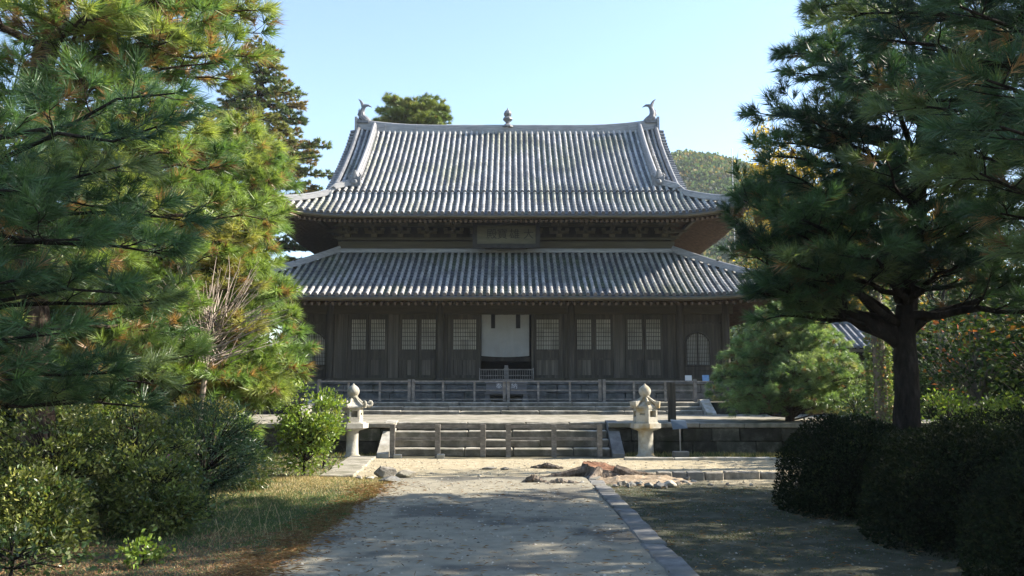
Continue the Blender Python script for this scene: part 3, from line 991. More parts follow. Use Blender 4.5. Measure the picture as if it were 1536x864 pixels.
def door_panel(p0, p1, w0, w1, wy0=479, wy1=524, nx=8):
    """A leaf with a lattice window above, a middle rail and boards below."""
    x0, x1, a0, a1 = X(p0), X(p1), X(w0), X(w1)
    zt, zb, zm = Z(wy0), Z(wy1), Z(538)
    y0, y1 = YW + 0.06, YW + 0.15
    S = Soup()
    S.box(x0, a0, y0, y1, ZF + 0.145, ZT - 0.002); S.box(a1, x1, y0, y1, ZF + 0.145, ZT - 0.002)
    S.box(a0, a1, y0 + 0.003, y1, zt, ZT - 0.002)
    S.box(a0, a1, y0 + 0.003, y1, zb - 0.07, zb)
    S.box(a0, a1, y0 + 0.003, y1, zm - 0.05, zm + 0.03)
    S.box(a0, a1, y0 + 0.035, y1, zm + 0.03, zb - 0.07)
    S.box(a0, a1, y0 + 0.003, y1, ZF + 0.145, ZF + 0.26)
    door = hpart(S, 'door_panel', M['wood'])
    S = Soup()
    n = max(3, round((a1 - a0) / 0.19)); g = (a1 - a0) / n
    for i in range(n):
        S.box(a0 + g * i + 0.006, a0 + g * (i + 1) - 0.006, y0 + 0.03 + rnd.uniform(0, 0.012), y1, ZF + 0.26, zm - 0.05, c=np.ones(3) * rnd.uniform(0.7, 1.45))
    S.build('lower_boards', M['board'], door, HO, tint=True)
    S = Soup(); lattice(S, a0, a1, zb, zt, y0 + 0.045, nx, 7)
    S.build('lattice', M['wood'], door, HO)
    S = Soup()
    n = max(2, round((a1 - a0) / 0.3))
    for i in range(n):
        for k in range(3):
            g = rnd.uniform(0.72, 1.12); S.box(a0 + (a1 - a0) * i / n, a0 + (a1 - a0) * (i + 1) / n, y0 + 0.05, y0 + 0.058, zb + (zt - zb) * k / 3, zb + (zt - zb) * (k + 1) / 3, c=(g, g * 0.98, g * 0.93))
    S.build('paper_pane', M['paper'], door, HO, tint=True)
for p0, p1, w0, w1 in ((521.5, 552, 527, 548), (552.6, 581.5, 556, 577), (598.5, 627.6, 603, 624), (628.2, 654.5, 632, 653), (862.5, 890.7, 866, 887), (891.3, 919.5, 895, 916), (938.5, 966.2, 942, 963), (966.8, 994.5, 970, 991)):
    door_panel(p0, p1, w0, w1)
door_panel(672, 717, 680, 714, nx=13)
door_panel(802, 846, 805, 838, nx=13)
for p0, p1 in ((500, 521), (582, 598), (665, 671.5), (846.5, 852), (920, 938), (995, 1015)):
    S = Soup(); a, b_ = X(p0), X(p1); n = max(1, round((b_ - a) / 0.22)); g = (b_ - a) / n
    for i in range(n):
        S.box(a + g * i + 0.004, a + g * (i + 1) - 0.004, YW + 0.09 + rnd.uniform(0, 0.012), YW + 0.19, ZF + 0.145, ZT - 0.003, c=np.ones(3) * rnd.uniform(0.55, 1.2))
    hpart(S, 'wall_boards', M['board'], tint=True)
for p0, p1 in ((717, 721), (797, 801)):
    S = Soup(); S.box(X(p0), X(p1), YW + 0.03, YW + 0.24, ZF, ZT - 0.002); hpart(S, 'door_jamb', M['wood'])
# arched windows of the end bays
def arched(pc, mirror):
    xc = X(pc) if not mirror else 2 * CX - X(pc)
    hw, z0, z1 = 0.5, Z(548), Z(499)
    xs0, xs1 = (X(1023.5), X(1083.5))
    if mirror: xs0, xs1 = 2 * CX - xs1, 2 * CX - xs0
    def top(t):                                        # ogee-like arch
        return z1 - (z1 - z0) * 0.26 * abs(t) ** 2.6 + 0.03 * max(0, 1 - abs(t) * 5)
    ts = np.linspace(-1, 1, 21)
    y0, y1 = YW + 0.08, YW + 0.19
    S = Soup()
    S.box(xs0, xc - hw, y0, y1, ZF + 0.145, ZT - 0.003); S.box(xc + hw, xs1, y0, y1, ZF + 0.145, ZT - 0.003)
    S.box(xc - hw, xc + hw, y0, y1, ZF + 0.145, z0)
    G = [[(xc + hw * t, y0, top(t)) for t in ts], [(xc + hw * t, y0, ZT - 0.003) for t in ts]]
    S.grid(G)
    S.grid([[(xc + hw * t, y0, top(t)) for t in ts], [(xc + hw * t, y1, top(t)) for t in ts]], flip=True)
    S.box(xs0, xs1, y0 - 0.05, y0 - 0.002, z0 - 0.2, z0 - 0.06)
    S.box(xs0, xs1, y0 - 0.05, y0 - 0.002, Z(485) - 0.03, Z(485) + 0.06)
    wb = hpart(S, 'window_bay', M['wood'])
    S = Soup()
    pts = [Vector((xc - hw, y0 - 0.02, z0))] + [Vector((xc + hw * t, y0 - 0.02, top(t))) for t in ts] + [Vector((xc + hw, y0 - 0.02, z0)), Vector((xc - hw, y0 - 0.02, z0))]
    S.tube(pts, 0.045, 5); S.box(xc - 0.03, xc + 0.03, y0 - 0.01, y0 + 0.03, z0, top(0))
    S.build('arched_frame', M['wood'], wb, HO)
    S = Soup()
    for i in range(1, 14):
        t = -1 + 2 * i / 14; S.box(xc + hw * t - 0.012, xc + hw * t + 0.012, y0 + 0.02, y0 + 0.038, z0, top(t))
    for k in range(1, 8):
        z = z0 + (z1 - z0) * k / 8; S.box(xc - hw, xc + hw, y0 + 0.016, y0 + 0.03, z - 0.008, z + 0.008)
    S.build('lattice', M['wood'], wb, HO)
    S = Soup(); S.box(xc - hw, xc + hw, y0 + 0.06, y0 + 0.07, z0, z1 + 0.05); S.build('paper_pane', M['paper'], wb, HO, tint=True)
arched(1046.5, False); arched(1046.5, True)

# ---- the upper storey
YU = 38.0
S = Soup()
zt_u = 9.9
S.box(CX - 7.3, CX + 7.3, YU, YU + 0.12, lz1 - 0.3, zt_u); S.box(CX - 7.3, CX + 7.3, 2 * YC - YU - 0.12, 2 * YC - YU, lz1 - 0.3, zt_u)
for sx in (-1, 1):
    S.box(CX + sx * 7.3, CX + sx * 7.18, YU + 0.12, 2 * YC - YU - 0.12, lz1 - 0.3, zt_u)
hpart(S, 'upper_wall', M['dark_wood'])
def Zu(py): return at(760, py, YU).z
S = Soup(); S.box(CX - 7.45, CX + 7.45, YU - 0.12, YU - 0.003, Zu(373), Zu(363)); hpart(S, 'floor_beam', M['wood_h'])
S = Soup(); S.box(CX - 7.5, CX + 7.5, YU - 0.17, YU - 0.004, Zu(360.5), Zu(357)); hpart(S, 'wall_beam', M['wood_h'])
S = Soup(); S.box(CX - 7.9, CX + 7.9, YU - 0.95, YU - 0.8, Zu(338), Zu(333.5)); S.box(CX - 7.6, CX + 7.6, YU - 0.5, YU - 0.38, Zu(343), Zu(338.5)); hpart(S, 'eave_purlin', M['wood_h'])
for sx in (-1, 1):
    S = Soup(); S.box(CX + sx * 8.1, CX + sx * 8.24, YU - 0.8, 2 * YC - YU + 0.8, Zu(338), Zu(333.5)); hpart(S, 'eave_purlin', M['wood_h'])
bx = []
for i in range(13):
    x = CX + (i - 6) * 1.17
    if abs(i - 6) < 1: continue
    bx.append(x)
for i, x in enumerate(bx):
    S = Soup(); z0 = Zu(357)
    S.box(x - 0.12, x + 0.12, YU - 0.26, YU - 0.004, z0 + 0.01, z0 + 0.16)
    S.bar((x, YU - 0.03, z0 + 0.22), (x, YU - 0.62, z0 + 0.26), 0.1, 0.13)
    S.bar((x - 0.42, YU - 0.12, z0 + 0.24), (x + 0.42, YU - 0.12, z0 + 0.24), 0.1, 0.13)
    for q in (-0.36, 0, 0.36):
        S.box(x + q - 0.085, x + q + 0.085, YU - 0.2, YU - 0.03, z0 + 0.31, z0 + 0.42)
    S.box(x - 0.09, x + 0.09, YU - 0.7, YU - 0.5, z0 + 0.33, z0 + 0.44)
    S.bar((x, YU - 0.03, z0 + 0.5), (x, YU - 0.98, z0 + 0.55), 0.1, 0.13)
    S.bar((x - 0.36, YU - 0.6, z0 + 0.5), (x + 0.36, YU - 0.6, z0 + 0.5), 0.09, 0.11)
    S.box(x - 0.08, x + 0.08, YU - 0.98, YU - 0.78, z0 + 0.62, z0 + 0.72)
    hpart(S, 'bracket_set', M['bracket_wood'])
for sx in (-1, 1):
    for y in np.arange(YU + 1.2, 2 * YC - YU - 0.5, 1.75):
        S = Soup(); x = CX + sx * 7.3; z0 = Zu(357)
        S.bar((x, y, z0 + 0.22), (x + sx * 0.62, y, z0 + 0.26), 0.1, 0.13)
        S.bar((x + sx * 0.12, y - 0.42, z0 + 0.24), (x + sx * 0.12, y + 0.42, z0 + 0.24), 0.1, 0.13)
        S.bar((x, y, z0 + 0.5), (x + sx * 0.98, y, z0 + 0.55), 0.1, 0.13)
        hpart(S, 'bracket_set', M['bracket_wood'])

# ---- name board with its four characters
M['sign_face'] = pmat('old_sign_board', [(0.3, (0.072, 0.069, 0.046)), (0.7, (0.13, 0.122, 0.083))], 4, 0.85, 0.2, (0.4, 2, 2))
M['sign_ink'] = pmat('faded_ink', [(0.3, (0.012, 0.012, 0.011)), (0.7, (0.025, 0.024, 0.022))], 4, 0.8, 0)
M['sign_frame'] = pmat('black_sign_frame', [(0.3, (0.012, 0.011, 0.01)), (0.7, (0.04, 0.037, 0.032))], 4, 0.7, 0.2)
def text_mesh(txt, size, depth=0.008, align='CENTER'):
    cu = bpy.data.curves.new('lettering', 'FONT')
    cu.body = txt; cu.size = size; cu.align_x = align; cu.align_y = 'CENTER'; cu.extrude = depth
    o = bpy.data.objects.new('lettering', cu)
    COL.objects.link(o)
    dg = bpy.context.evaluated_depsgraph_get()
    me = bpy.data.meshes.new_from_object(o.evaluated_get(dg))
    bpy.data.objects.remove(o); bpy.data.curves.remove(cu)
    return me
def lettering(txt, size, material, parent, loc, rot=(math.pi / 2, 0, 0), name='lettering', bold=0):
    me = text_mesh(txt, size)
    me.materials.clear(); me.materials.append(material)
    o = bpy.data.objects.new(name, me); COL.objects.link(o)
    o.parent = parent; o.location = loc; o.rotation_euler = rot
    return o
YP = 36.95
pl_l, pl_r, pl_t, pl_b = at(709, 350, YP).x, at(810, 350, YP).x, at(760, 334, YP).z, at(760, 372, YP).z
plaque = empty('name_plaque', ((pl_l + pl_r) / 2, YP, (pl_t + pl_b) / 2), 'old dark framed name board with four faded characters under the upper eave', 'plaque')
PO = plaque.location
S = Soup(); b4 = 0.19
S.box(pl_l, pl_r, YP, YP + 0.1, pl_t - b4 * 0.6, pl_t); S.box(pl_l, pl_r, YP, YP + 0.1, pl_b, pl_b + b4)
S.box(pl_l, pl_l + b4, YP + 0.002, YP + 0.1, pl_b + b4, pl_t - b4 * 0.6); S.box(pl_r - b4, pl_r, YP + 0.002, YP + 0.1, pl_b + b4, pl_t - b4 * 0.6)
S.build('frame', M['sign_frame'], plaque, PO)
S = Soup(); S.box(pl_l + b4, pl_r - b4, YP + 0.05, YP + 0.09, pl_b + b4, pl_t - b4 * 0.6); S.build('board', M['sign_face'], plaque, PO)
S = Soup(); S.bar((CX - 0.9, YP + 0.1, pl_t - 0.1), (CX - 0.9, YU - 0.1, pl_t + 0.05), 0.05, 0.05); S.bar((CX + 0.9, YP + 0.1, pl_t - 0.1), (CX + 0.9, YU - 0.1, pl_t + 0.05), 0.05, 0.05)
S.bar((CX - 0.9, YP + 0.1, pl_b + 0.1), (CX - 0.9, YU - 0.1, pl_b + 0.1), 0.05, 0.05); S.bar((CX + 0.9, YP + 0.1, pl_b + 0.1), (CX + 0.9, YU - 0.1, pl_b + 0.1), 0.05, 0.05)
S.build('support_bar', M['sign_frame'], plaque, PO)
for i, ch in enumerate('殿寶雄大'):
    x = pl_l + b4 + (pl_r - pl_l - 2 * b4) * (0.25, 0.43, 0.64, 0.88)[i]
    lettering(ch, 0.47, M['sign_ink'], plaque, Vector((x, YP + 0.044, (pl_t - b4 * 0.6 + pl_b + b4) / 2)) - PO)

# ---- white curtain in the doorway
xc0, xc1 = X(722), X(794)
curtain = empty('doorway_curtain', ((xc0 + xc1) / 2, YW + 0.2, Z(533.5)), 'plain white cloth with two black ribbons hanging in the central doorway', 'curtain')
S = Soup(); G = []
for z in np.linspace(ZT - 0.01, Z(533.5), 12):
    k = (ZT - z) / (ZT - Z(533.5))
    G.append([(xx, YW + 0.2 + 0.014 * math.sin(xx * 13 + 2 * math.sin(xx * 3)) * (0.3 + 0.7 * k) + 0.02 * mn.noise((xx * 3, z * 2, 0)), z - 0.05 * k * (1 - ((xx - (xc0 + xc1) / 2) / (xc1 - xc0) * 2) ** 2)) for xx in np.linspace(xc0, xc1, 40)])
S.grid(G); S.build('cloth', M['cloth'], curtain, curtain.location, smooth=True)
for pa, pb in ((736.5, 742.5), (774, 780.5)):
    S = Soup(); S.box(X(pa), X(pb), YW + 0.165, YW + 0.172, Z(492), ZT - 0.01); S.build('ribbon', M['black_cloth'], curtain, curtain.location)
S = Soup(); S.box(X(721), X(797), YW + 0.26, YW + 0.33, Z(541.5), Z(535)); hpart(S, 'door_rail', M['dark_wood'])

# ---- low spindle gate in the doorway
gate = empty('spindle_gate', (CX, YW + 0.02, ZF), 'low two-leaf wooden gate of thin spindles across the dark doorway', 'gate')
GO = gate.location
zt = Z(553.5)
xm = X(759.5)
S = Soup(); S.box(xm - 0.075, xm + 0.075, YW - 0.05, YW + 0.06, ZF, Z(548)); S.build('post', M['rail_wood'], gate, GO)
for pa, pb in ((720, 756.5), (762.5, 799.5)):
    a, b_ = X(pa), X(pb); S = Soup()
    S.box(a, b_, YW - 0.02, YW + 0.04, zt - 0.05, zt); S.box(a, b_, YW - 0.02, YW + 0.04, ZF + 0.04, ZF + 0.1)
    S.box(a, b_, YW - 0.012, YW + 0.03, (zt + ZF) / 2 - 0.03, (zt + ZF) / 2)
    S.box(a - 0.03, a + 0.02, YW - 0.03, YW + 0.05, ZF, zt + 0.04); S.box(b_ - 0.02, b_ + 0.03, YW - 0.03, YW + 0.05, ZF, zt + 0.04)
    n = 14
    for i in range(1, n):
        x = a + (b_ - a) * i / n; S.box(x - 0.011, x + 0.011, YW - 0.004, YW + 0.02, ZF + 0.1, zt - 0.05)
    S.build('gate_leaf', M['rail_wood'], gate, GO)

# ---- offering box
M['box_wood'] = pmat('bleached_box_wood', [(0.3, (0.09, 0.093, 0.097)), (0.7, (0.17, 0.173, 0.178))], 4, 0.85, 0.3, (0.3, 2, 2))
M['white_paint'] = pmat('white_lettering', [(0.3, (0.5, 0.5, 0.5)), (0.7, (0.62, 0.62, 0.62))], 4, 0.8, 0)
YB = 33.35
bx0, bx1, bzt, bzb = at(729, 580, YB).x, at(790, 580, YB).x, at(760, 572.5, YB).z, at(760, 589, YB).z
box = empty('offering_box', ((bx0 + bx1) / 2, YB + 0.3, Z2), 'grey wooden offering box with pale characters in front of the hall steps', 'offering box')
BO = box.location
S = Soup(); S.box(bx0, bx1, YB, YB + 0.6, bzb, bzt); S.build('body', M['box_wood'], box, BO)
S = Soup()
S.box(bx0 - 0.04, bx1 + 0.04, YB - 0.04, YB + 0.02 - 0.022, bzt - 0.06, bzt + 0.03); S.box(bx0 - 0.04, bx1 + 0.04, YB + 0.6, YB + 0.65, bzt - 0.06, bzt + 0.03)
for i in range(9):
    yy = YB + 0.04 + i * 0.064; S.box(bx0 + 0.03, bx1 - 0.03, yy, yy + 0.035, bzt + 0.002, bzt + 0.03)
S.build('slatted_top', M['box_wood'], box, BO)
S = Soup(); S.box(bx0 - 0.06, bx1 + 0.06, YB - 0.06, YB + 0.66, bzb - 0.06, bzb - 0.002); S.build('base_board', M['box_wood'], box, BO)
for x in (bx0 + 0.05, bx1 - 0.05):
    S = Soup(); V = []
    for y in (YB - 0.02, YB + 0.6):
        V += [(x - 0.07, y, bzb - 0.062), (x + 0.07, y, bzb - 0.062), (x + 0.13, y, Z2), (x - 0.13, y, Z2)]
    S.add(V, q=[(0, 1, 2, 3), (7, 6, 5, 4), (0, 4, 5, 1), (1, 5, 6, 2), (2, 6, 7, 3), (3, 7, 4, 0)])
    S.build('foot', M['box_wood'], box, BO)
for ch, px in (('奉', 748.5), ('納', 771.5)):
    lettering(ch, 0.25, M['white_paint'], box, Vector((at(px, 579, YB).x, YB - 0.006, at(px, 579, YB).z)) - BO)

# ---- notices by the right-hand arched window: a low stand with two sheets
M['white_sheet'] = pmat('white_sheet', [(0.3, (0.62, 0.62, 0.6)), (0.7, (0.7, 0.7, 0.68))], 3, 0.7, 0)
M['blue_sheet'] = pmat('blue_sheet', [(0.3, (0.14, 0.28, 0.5)), (0.7, (0.3, 0.46, 0.68))], 6, 0.6, 0)
M['red_wood'] = pmat('red_brown_wood', [(0.3, (0.12, 0.05, 0.03)), (0.7, (0.22, 0.1, 0.06))], 5, 0.7, 0.2)
YN = 35.3
ns = empty('notice_stand', (at(1047, 570, YN).x, YN, ZF), 'low red-brown wooden stand under the arched window on the hall plinth', 'stand')
S = Soup(); z = at(1047, 574, YN).z; x0, x1 = at(1027, 570, YN).x, at(1071, 570, YN).x
S.box(x0, x1, YN - 0.1, YN + 0.25, z - 0.1, z); S.build('shelf', M['red_wood'], ns, ns.location)
for x in (x0 + 0.05, x1 - 0.05):
    S = Soup(); S.box(x - 0.03, x + 0.03, YN - 0.07, YN + 0.2, ZF - 0.0, z - 0.101) if z - 0.1 > ZF + 0.02 else S.box(x - 0.03, x + 0.03, YN - 0.07, YN + 0.2, Z2, z - 0.101)
    S.build('leg', M['red_wood'], ns, ns.location)
for p0, p1, y0, y1, m, lab in ((1028, 1038, 563, 573.6, 'white_sheet', 'small white notice sheet propped on the red-brown stand'), (1054, 1064, 562.5, 573.6, 'blue_sheet', 'small light blue notice sheet propped on the red-brown stand')):
    S = Soup(); a, b_ = at(p0, 570, YN), at(p1, 570, YN)
    zz0, zz1 = z + 0.002, at(p0, y0, YN).z
    S.bar(((a.x + b_.x) / 2, YN, zz0), ((a.x + b_.x) / 2, YN + 0.05, zz1), b_.x - a.x, 0.012)
    V = [(a.x, YN, zz0), (b_.x, YN, zz0), (b_.x, YN + 0.06, zz1), (a.x, YN + 0.06, zz1), (a.x, YN + 0.015, zz0), (b_.x, YN + 0.015, zz0), (b_.x, YN + 0.075, zz1), (a.x, YN + 0.075, zz1)]
    S = Soup(); S.add(V, q=[(0, 1, 2, 3), (7, 6, 5, 4), (0, 4, 5, 1), (1, 5, 6, 2), (2, 6, 7, 3), (3, 7, 4, 0)])
    o = S.build('notice_sheet', M[m], loc=((a.x + b_.x) / 2, YN, zz0)); tag(o, lab, 'notice')

# ---- wooden fence in sections on the upper terrace
YF = 32.9
def fence_section(length):
    root = empty('wooden_fence', (0, 0, 0), 'x', 'fence', 'fence sections on the upper terrace')
    for i, (x, w, h) in enumerate(((0.06, 0.11, 0.85), (length / 3, 0.075, 0.77), (2 * length / 3, 0.075, 0.77), (length - 0.06, 0.11, 0.85))):
        S = Soup(); S.box(x - w / 2, x + w / 2, -w / 2, w / 2, 0.0, h); S.build('post', M['rail_wood'], root)
    for z, h in ((0.775, 0.055), (0.44, 0.05), (0.1, 0.05)):
        S = Soup(); S.box(0.012, length - 0.012, -0.055 - 0.045, -0.055 - 0.003, z - h / 2, z + h / 2)
        if z < 0.7: S = Soup(); S.box(0.012, length - 0.012, 0.057, 0.09, z - h / 2, z + h / 2)
        S.build('rail', M['rail_wood'], root)
    return root
FLAB = ['weathered wooden fence section behind the pale lantern and green shrub', 'weathered wooden fence section whose end meets the offering box from the shrub side',
        'weathered wooden fence section between the offering box and the mossy-roofed lantern', 'weathered wooden fence section behind the tall dark post, ending at the sloping side stone']
proto = None
for i, (p0, p1) in enumerate(((476, 616.3), (617.3, 758.8), (760, 902.4), (903.6, 1044.5))):
    a, b_ = at(p0, 590, YF).x, at(p1, 590, YF).x
    o = fence_section(3.5) if i == 0 else copy_tree(proto)
    if i == 0: proto = o
    o.location = (a, YF + (0.03 if i % 2 else 0) - 0.12 * (i == 3), Z2)
    o.scale = ((b_ - a) / 3.5, 1, 1)
    o.rotation_euler = (0, 0, rnd.uniform(-0.006, 0.006))
    o['label'] = FLAB[i]

# ---- movable barriers in front of the lower steps
YR = 22.5
def barrier(length):
    root = empty('wooden_barrier', (0, 0, 0), 'x', 'barrier', 'barriers in front of the lower steps')
    for x in (0.08, length / 2, length - 0.08):
        S = Soup(); S.box(x - 0.065, x + 0.065, -0.06, 0.06, 0.0, 0.83); S.build('post', M['rail_wood'], root)
    for z in (0.77, 0.46):
        S = Soup(); S.box(0.0, length, 0.062, 0.1, z - 0.04, z + 0.04); S.build('rail', M['rail_wood'], root)
    return root
b0 = None
for i, (p0, p1, lab) in enumerate(((584, 729, 'three-post wooden barrier before the steps beside the pale sloping side stone'), (758, 904, 'three-post wooden barrier before the steps beside the grey shaded side stone'))):
    a, b_ = at(p0, 660, YR).x, at(p1, 660, YR).x
    o = barrier(2.5) if i == 0 else copy_tree(b0)
    if i == 0: b0 = o
    o.location = (a, YR, 0.012); o.scale = ((b_ - a) / 2.5, 1, 1); o['label'] = lab
for px, lab in ((597, 'small pale stone block at the foot of the barrier end post'), (661, 'small pale stone block at the foot of the barrier middle post')):
    S = Soup(); p = at(px, 683, 22.35); stone_block(S, p.x - 0.1, p.x + 0.1, 22.25, 22.42, -0.03, 0.1, px, 0.012)
    tag(S.build('stone_block', M['stone'], loc=(p.x, 22.33, 0)), lab, 'stone block')

# ---- stone lanterns
def lantern(label, mat, px, Y, rot, whole=True):
    b = at(px, 686, Y); root = empty('stone_lantern', (b.x, Y, 0.0), label, 'stone lantern', 'stone lanterns before the steps')
    root.rotation_euler = (0, 0, rot)
    pr, fr, rr = (0.15, 0.265, 0.40) if whole else (0.19, 0.32, 0.36)
    S = Soup()
    S.lathe([(pr + 0.06, 0.0), (pr + 0.055, 0.05), (pr + 0.01, 0.08), (pr, 0.4), (pr + 0.004, 0.66), (pr + 0.05, 0.69)], 0, 0, 24)
    S.build('post', mat, root, smooth=True)
    S = Soup()
    S.lathe([(pr + 0.09, 0.69), (0.40, 0.745)], 0, 0, 6); S.lathe([(0.41, 0.747), (0.41, 0.868)], 0, 0, 6); S.lathe([(0.345, 0.87), (0.335, 0.9)], 0, 0, 6)
    S.build('platform', mat, root)
    # fire box: six walls, each with an opening
    bm = bmesh.new()
    r0, z0, z1 = fr, 0.902, 1.25
    vs0 = [bm.verts.new((r0 * math.cos(math.pi / 3 * k), r0 * math.sin(math.pi / 3 * k), z0)) for k in range(6)]
    vs1 = [bm.verts.new((r0 * math.cos(math.pi / 3 * k), r0 * math.sin(math.pi / 3 * k), z1)) for k in range(6)]
    fs = [bm.faces.new((vs0[k], vs0[(k + 1) % 6], vs1[(k + 1) % 6], vs1[k])) for k in range(6)]
    bm.faces.new(vs1); bm.faces.new(vs0[::-1])
    bmesh.ops.recalc_face_normals(bm, faces=bm.faces)
    for k, f in enumerate(fs):
        big = k % 2 == 0
        bmesh.ops.inset_individual(bm, faces=[f], thickness=0.07, depth=0)
        c = f.calc_center_median(); n = f.normal.copy()
        for v in f.verts:
            d = v.co - c
            v.co = c + Vector((d.x, d.y, d.z * (0.62 if big else 0.4))) * (1.0 if big else 0.55) + Vector((0, 0, 0.03))
        r = bmesh.ops.extrude_discrete_faces(bm, faces=[f])
        for v in r['faces'][0].verts:
            v.co -= n * (0.17 if big else 0.05)
    me = bpy.data.meshes.new('fire_box'); bm.to_mesh(me); bm.free(); me.materials.append(mat)
    o = bpy.data.objects.new('fire_box', me); COL.objects.link(o); o.parent = root
    # roof: six hollow slopes between ribs that end in curls (broken off on the second lantern)
    S = Soup()
    S.lathe([(fr + 0.02, 1.25), (rr * 0.9, 1.262), (rr * 0.9, 1.3), (rr * 0.66, 1.345), (rr * 0.46, 1.41), (rr * 0.31, 1.48), (rr * 0.27, 1.525)], 0, 0, 6)
    for k in range(6):
        a = math.pi / 3 * k; d = Vector((math.cos(a), math.sin(a), 0))
        if whole:
            pts = [d * q + Vector((0, 0, zz)) for q, zz in ((0.1, 1.51), (0.2, 1.42), (0.29, 1.355), (0.36, 1.315), (0.42, 1.3), (0.47, 1.325), (0.488, 1.375), (0.47, 1.42), (0.43, 1.43), (0.405, 1.405), (0.41, 1.375))]
            S.tube(pts, [0.03, 0.032, 0.036, 0.04, 0.042, 0.04, 0.037, 0.033, 0.029, 0.025, 0.02], 8)
        else:
            pts = [d * q + Vector((0, 0, zz)) for q, zz in ((0.1, 1.51), (0.2, 1.43), (0.28, 1.385), (0.34, 1.38))]
            S.tube(pts, [0.035, 0.045, 0.055, 0.06], 6)
            t = Vector((-d.y, d.x, 0)); c = d * 0.325
            if k != 4: S.bar(tuple(c + Vector((0, 0, 1.262))), tuple(c + Vector((0, 0, 1.43)) + d * 0.02), 0.12, 0.1, up=tuple(d))
    S.build('roof', mat, root)
    S = Soup()
    S.lathe([(0.1, 1.51), (0.135, 1.53), (0.1, 1.56), (0.13, 1.59), (0.155, 1.65), (0.158, 1.7), (0.135, 1.765), (0.085, 1.815), (0.035, 1.85), (0.012, 1.885)], 0, 0, 20)
    S.build('jewel', mat, root, smooth=True)
    return root
M['stain_stone'] = pmat('ochre_stained_granite', [(0.25, (0.26, 0.25, 0.21)), (0.5, (0.4, 0.38, 0.32)), (0.75, (0.52, 0.5, 0.44))], 6, 0.9, 0.5, fine=45, dist=0.012, spec=0.2, mottle=(2.6, (0.28, 0.2, 0.08), 0.85))
lantern('pale stone lantern with curled roof corners beside the bright green shrub', M['stone'], 528, 22.6, 0.35)
lantern('ochre-stained stone lantern with a broken roof edge near the blue sign board', M['stain_stone'], 969, 22.6, math.pi / 6 + 0.12, False)

# ---- tall dark post and the little blue sign
p0, p1 = at(1003, 633, 24.6), at(1013.5, 633, 24.6)
S = Soup(); x = (p0.x + p1.x) / 2
stone_block(S, p0.x, p1.x, 24.5, 24.72, Z1 - 0.02, at(1008, 573, 24.6).z, 3, 0.008)
tag(S.build('marker_post', M['wood'], loc=(x, 24.6, Z1)), 'tall dark square wooden post standing on the terrace beside the ochre-stained lantern', 'post')
YS = 22.4
c = at(1018.5, 637, YS)
sg = empty('sign_board', (at(1021, 680, YS).x, YS, 0.18), 'small tilted blue sign board on a thin pole in front of the terrace wall', 'sign')
M['blue_sign'] = pmat('faded_blue_sign', [(0.3, (0.06, 0.095, 0.14)), (0.7, (0.1, 0.14, 0.19))], 3, 0.45, 0, spec=0.5)
M['metal'] = pmat('grey_metal', [(0.3, (0.2, 0.2, 0.2)), (0.7, (0.32, 0.32, 0.31))], 6, 0.5, 0.1)
S = Soup(); V = []
for x, y, z in ((-0.21, 0.02, 0.115), (0.18, 0.02, 0.09), (0.21, -0.06, -0.09), (-0.17, -0.06, -0.12)):
    V.append((c.x + x, YS + y, c.z + z))
for x, y, z in list(V): V.append((x, y + 0.02, z + 0.012))
S.add(V, q=[(0, 1, 2, 3), (7, 6, 5, 4), (0, 4, 5, 1), (1, 5, 6, 2), (2, 6, 7, 3), (3, 7, 4, 0)])
S.build('panel', M['blue_sign'], sg, sg.location)
S = Soup(); S.tube([(sg.location.x, YS + 0.02, 0.14), (sg.location.x - 0.01, YS + 0.02, c.z)], 0.016, 8); S.build('pole', M['metal'], sg, sg.location)
S = Soup(); stone_block(S, sg.location.x - 0.2, sg.location.x + 0.2, YS - 0.12, YS + 0.12, 0.0, 0.17, 9, 0.008); S.build('base_block', M['kerb'], sg, sg.location)

# ---- sandy yard: slab, stone edging, rocks, stump, roots
S = Soup()
A = [at(575, 683, 22.9), at(546, 685, 22.9), at(511, 716, 17.6), at(548, 716, 17.6)]
A = [(-3.42, 22.6, 0), (-3.95, 22.5, 0), (-3.55, 17.5, 0), (-2.9, 17.5, 0)]
ys_ = [17.4, 19.1, 20.7, 22.5]
for k in range(3):
    S = Soup()
    xa = -3.5 - 0.12 * k
    stone_block(S, xa - 0.33, xa + 0.33, ys_[k] + 0.01, ys_[k + 1] - 0.01, -0.1, 0.05, 70 + k * 3, 0.018, 0.05, cuts=4)
    tag(S.build('stone_slab', M['paving'], loc=(xa, (ys_[k] + ys_[k + 1]) / 2, 0)), ['flat pale paving slab lying nearest the broken rocks beside the bright green shrub', 'middle pale paving slab of the strip leading to the pale lantern', 'flat pale paving slab at the foot of the pale sloping side stone'][k], 'stone slab', 'paving slabs of the strip')
S = Soup(); x = 2.75
while x < 9:
    l = rnd.uniform(0.7, 1.3)
    stone_block(S, x, x + l - 0.01, 21.55, 21.72, -0.05, 0.075, x * 3, 0.014, rnd.uniform(-0.02, 0.02)); x += l
tag(S.build('stone_edging', M['stone'], loc=(6, 21.6, 0)), 'low pale stone edging of the mossy strip below the terrace wall', 'edging')

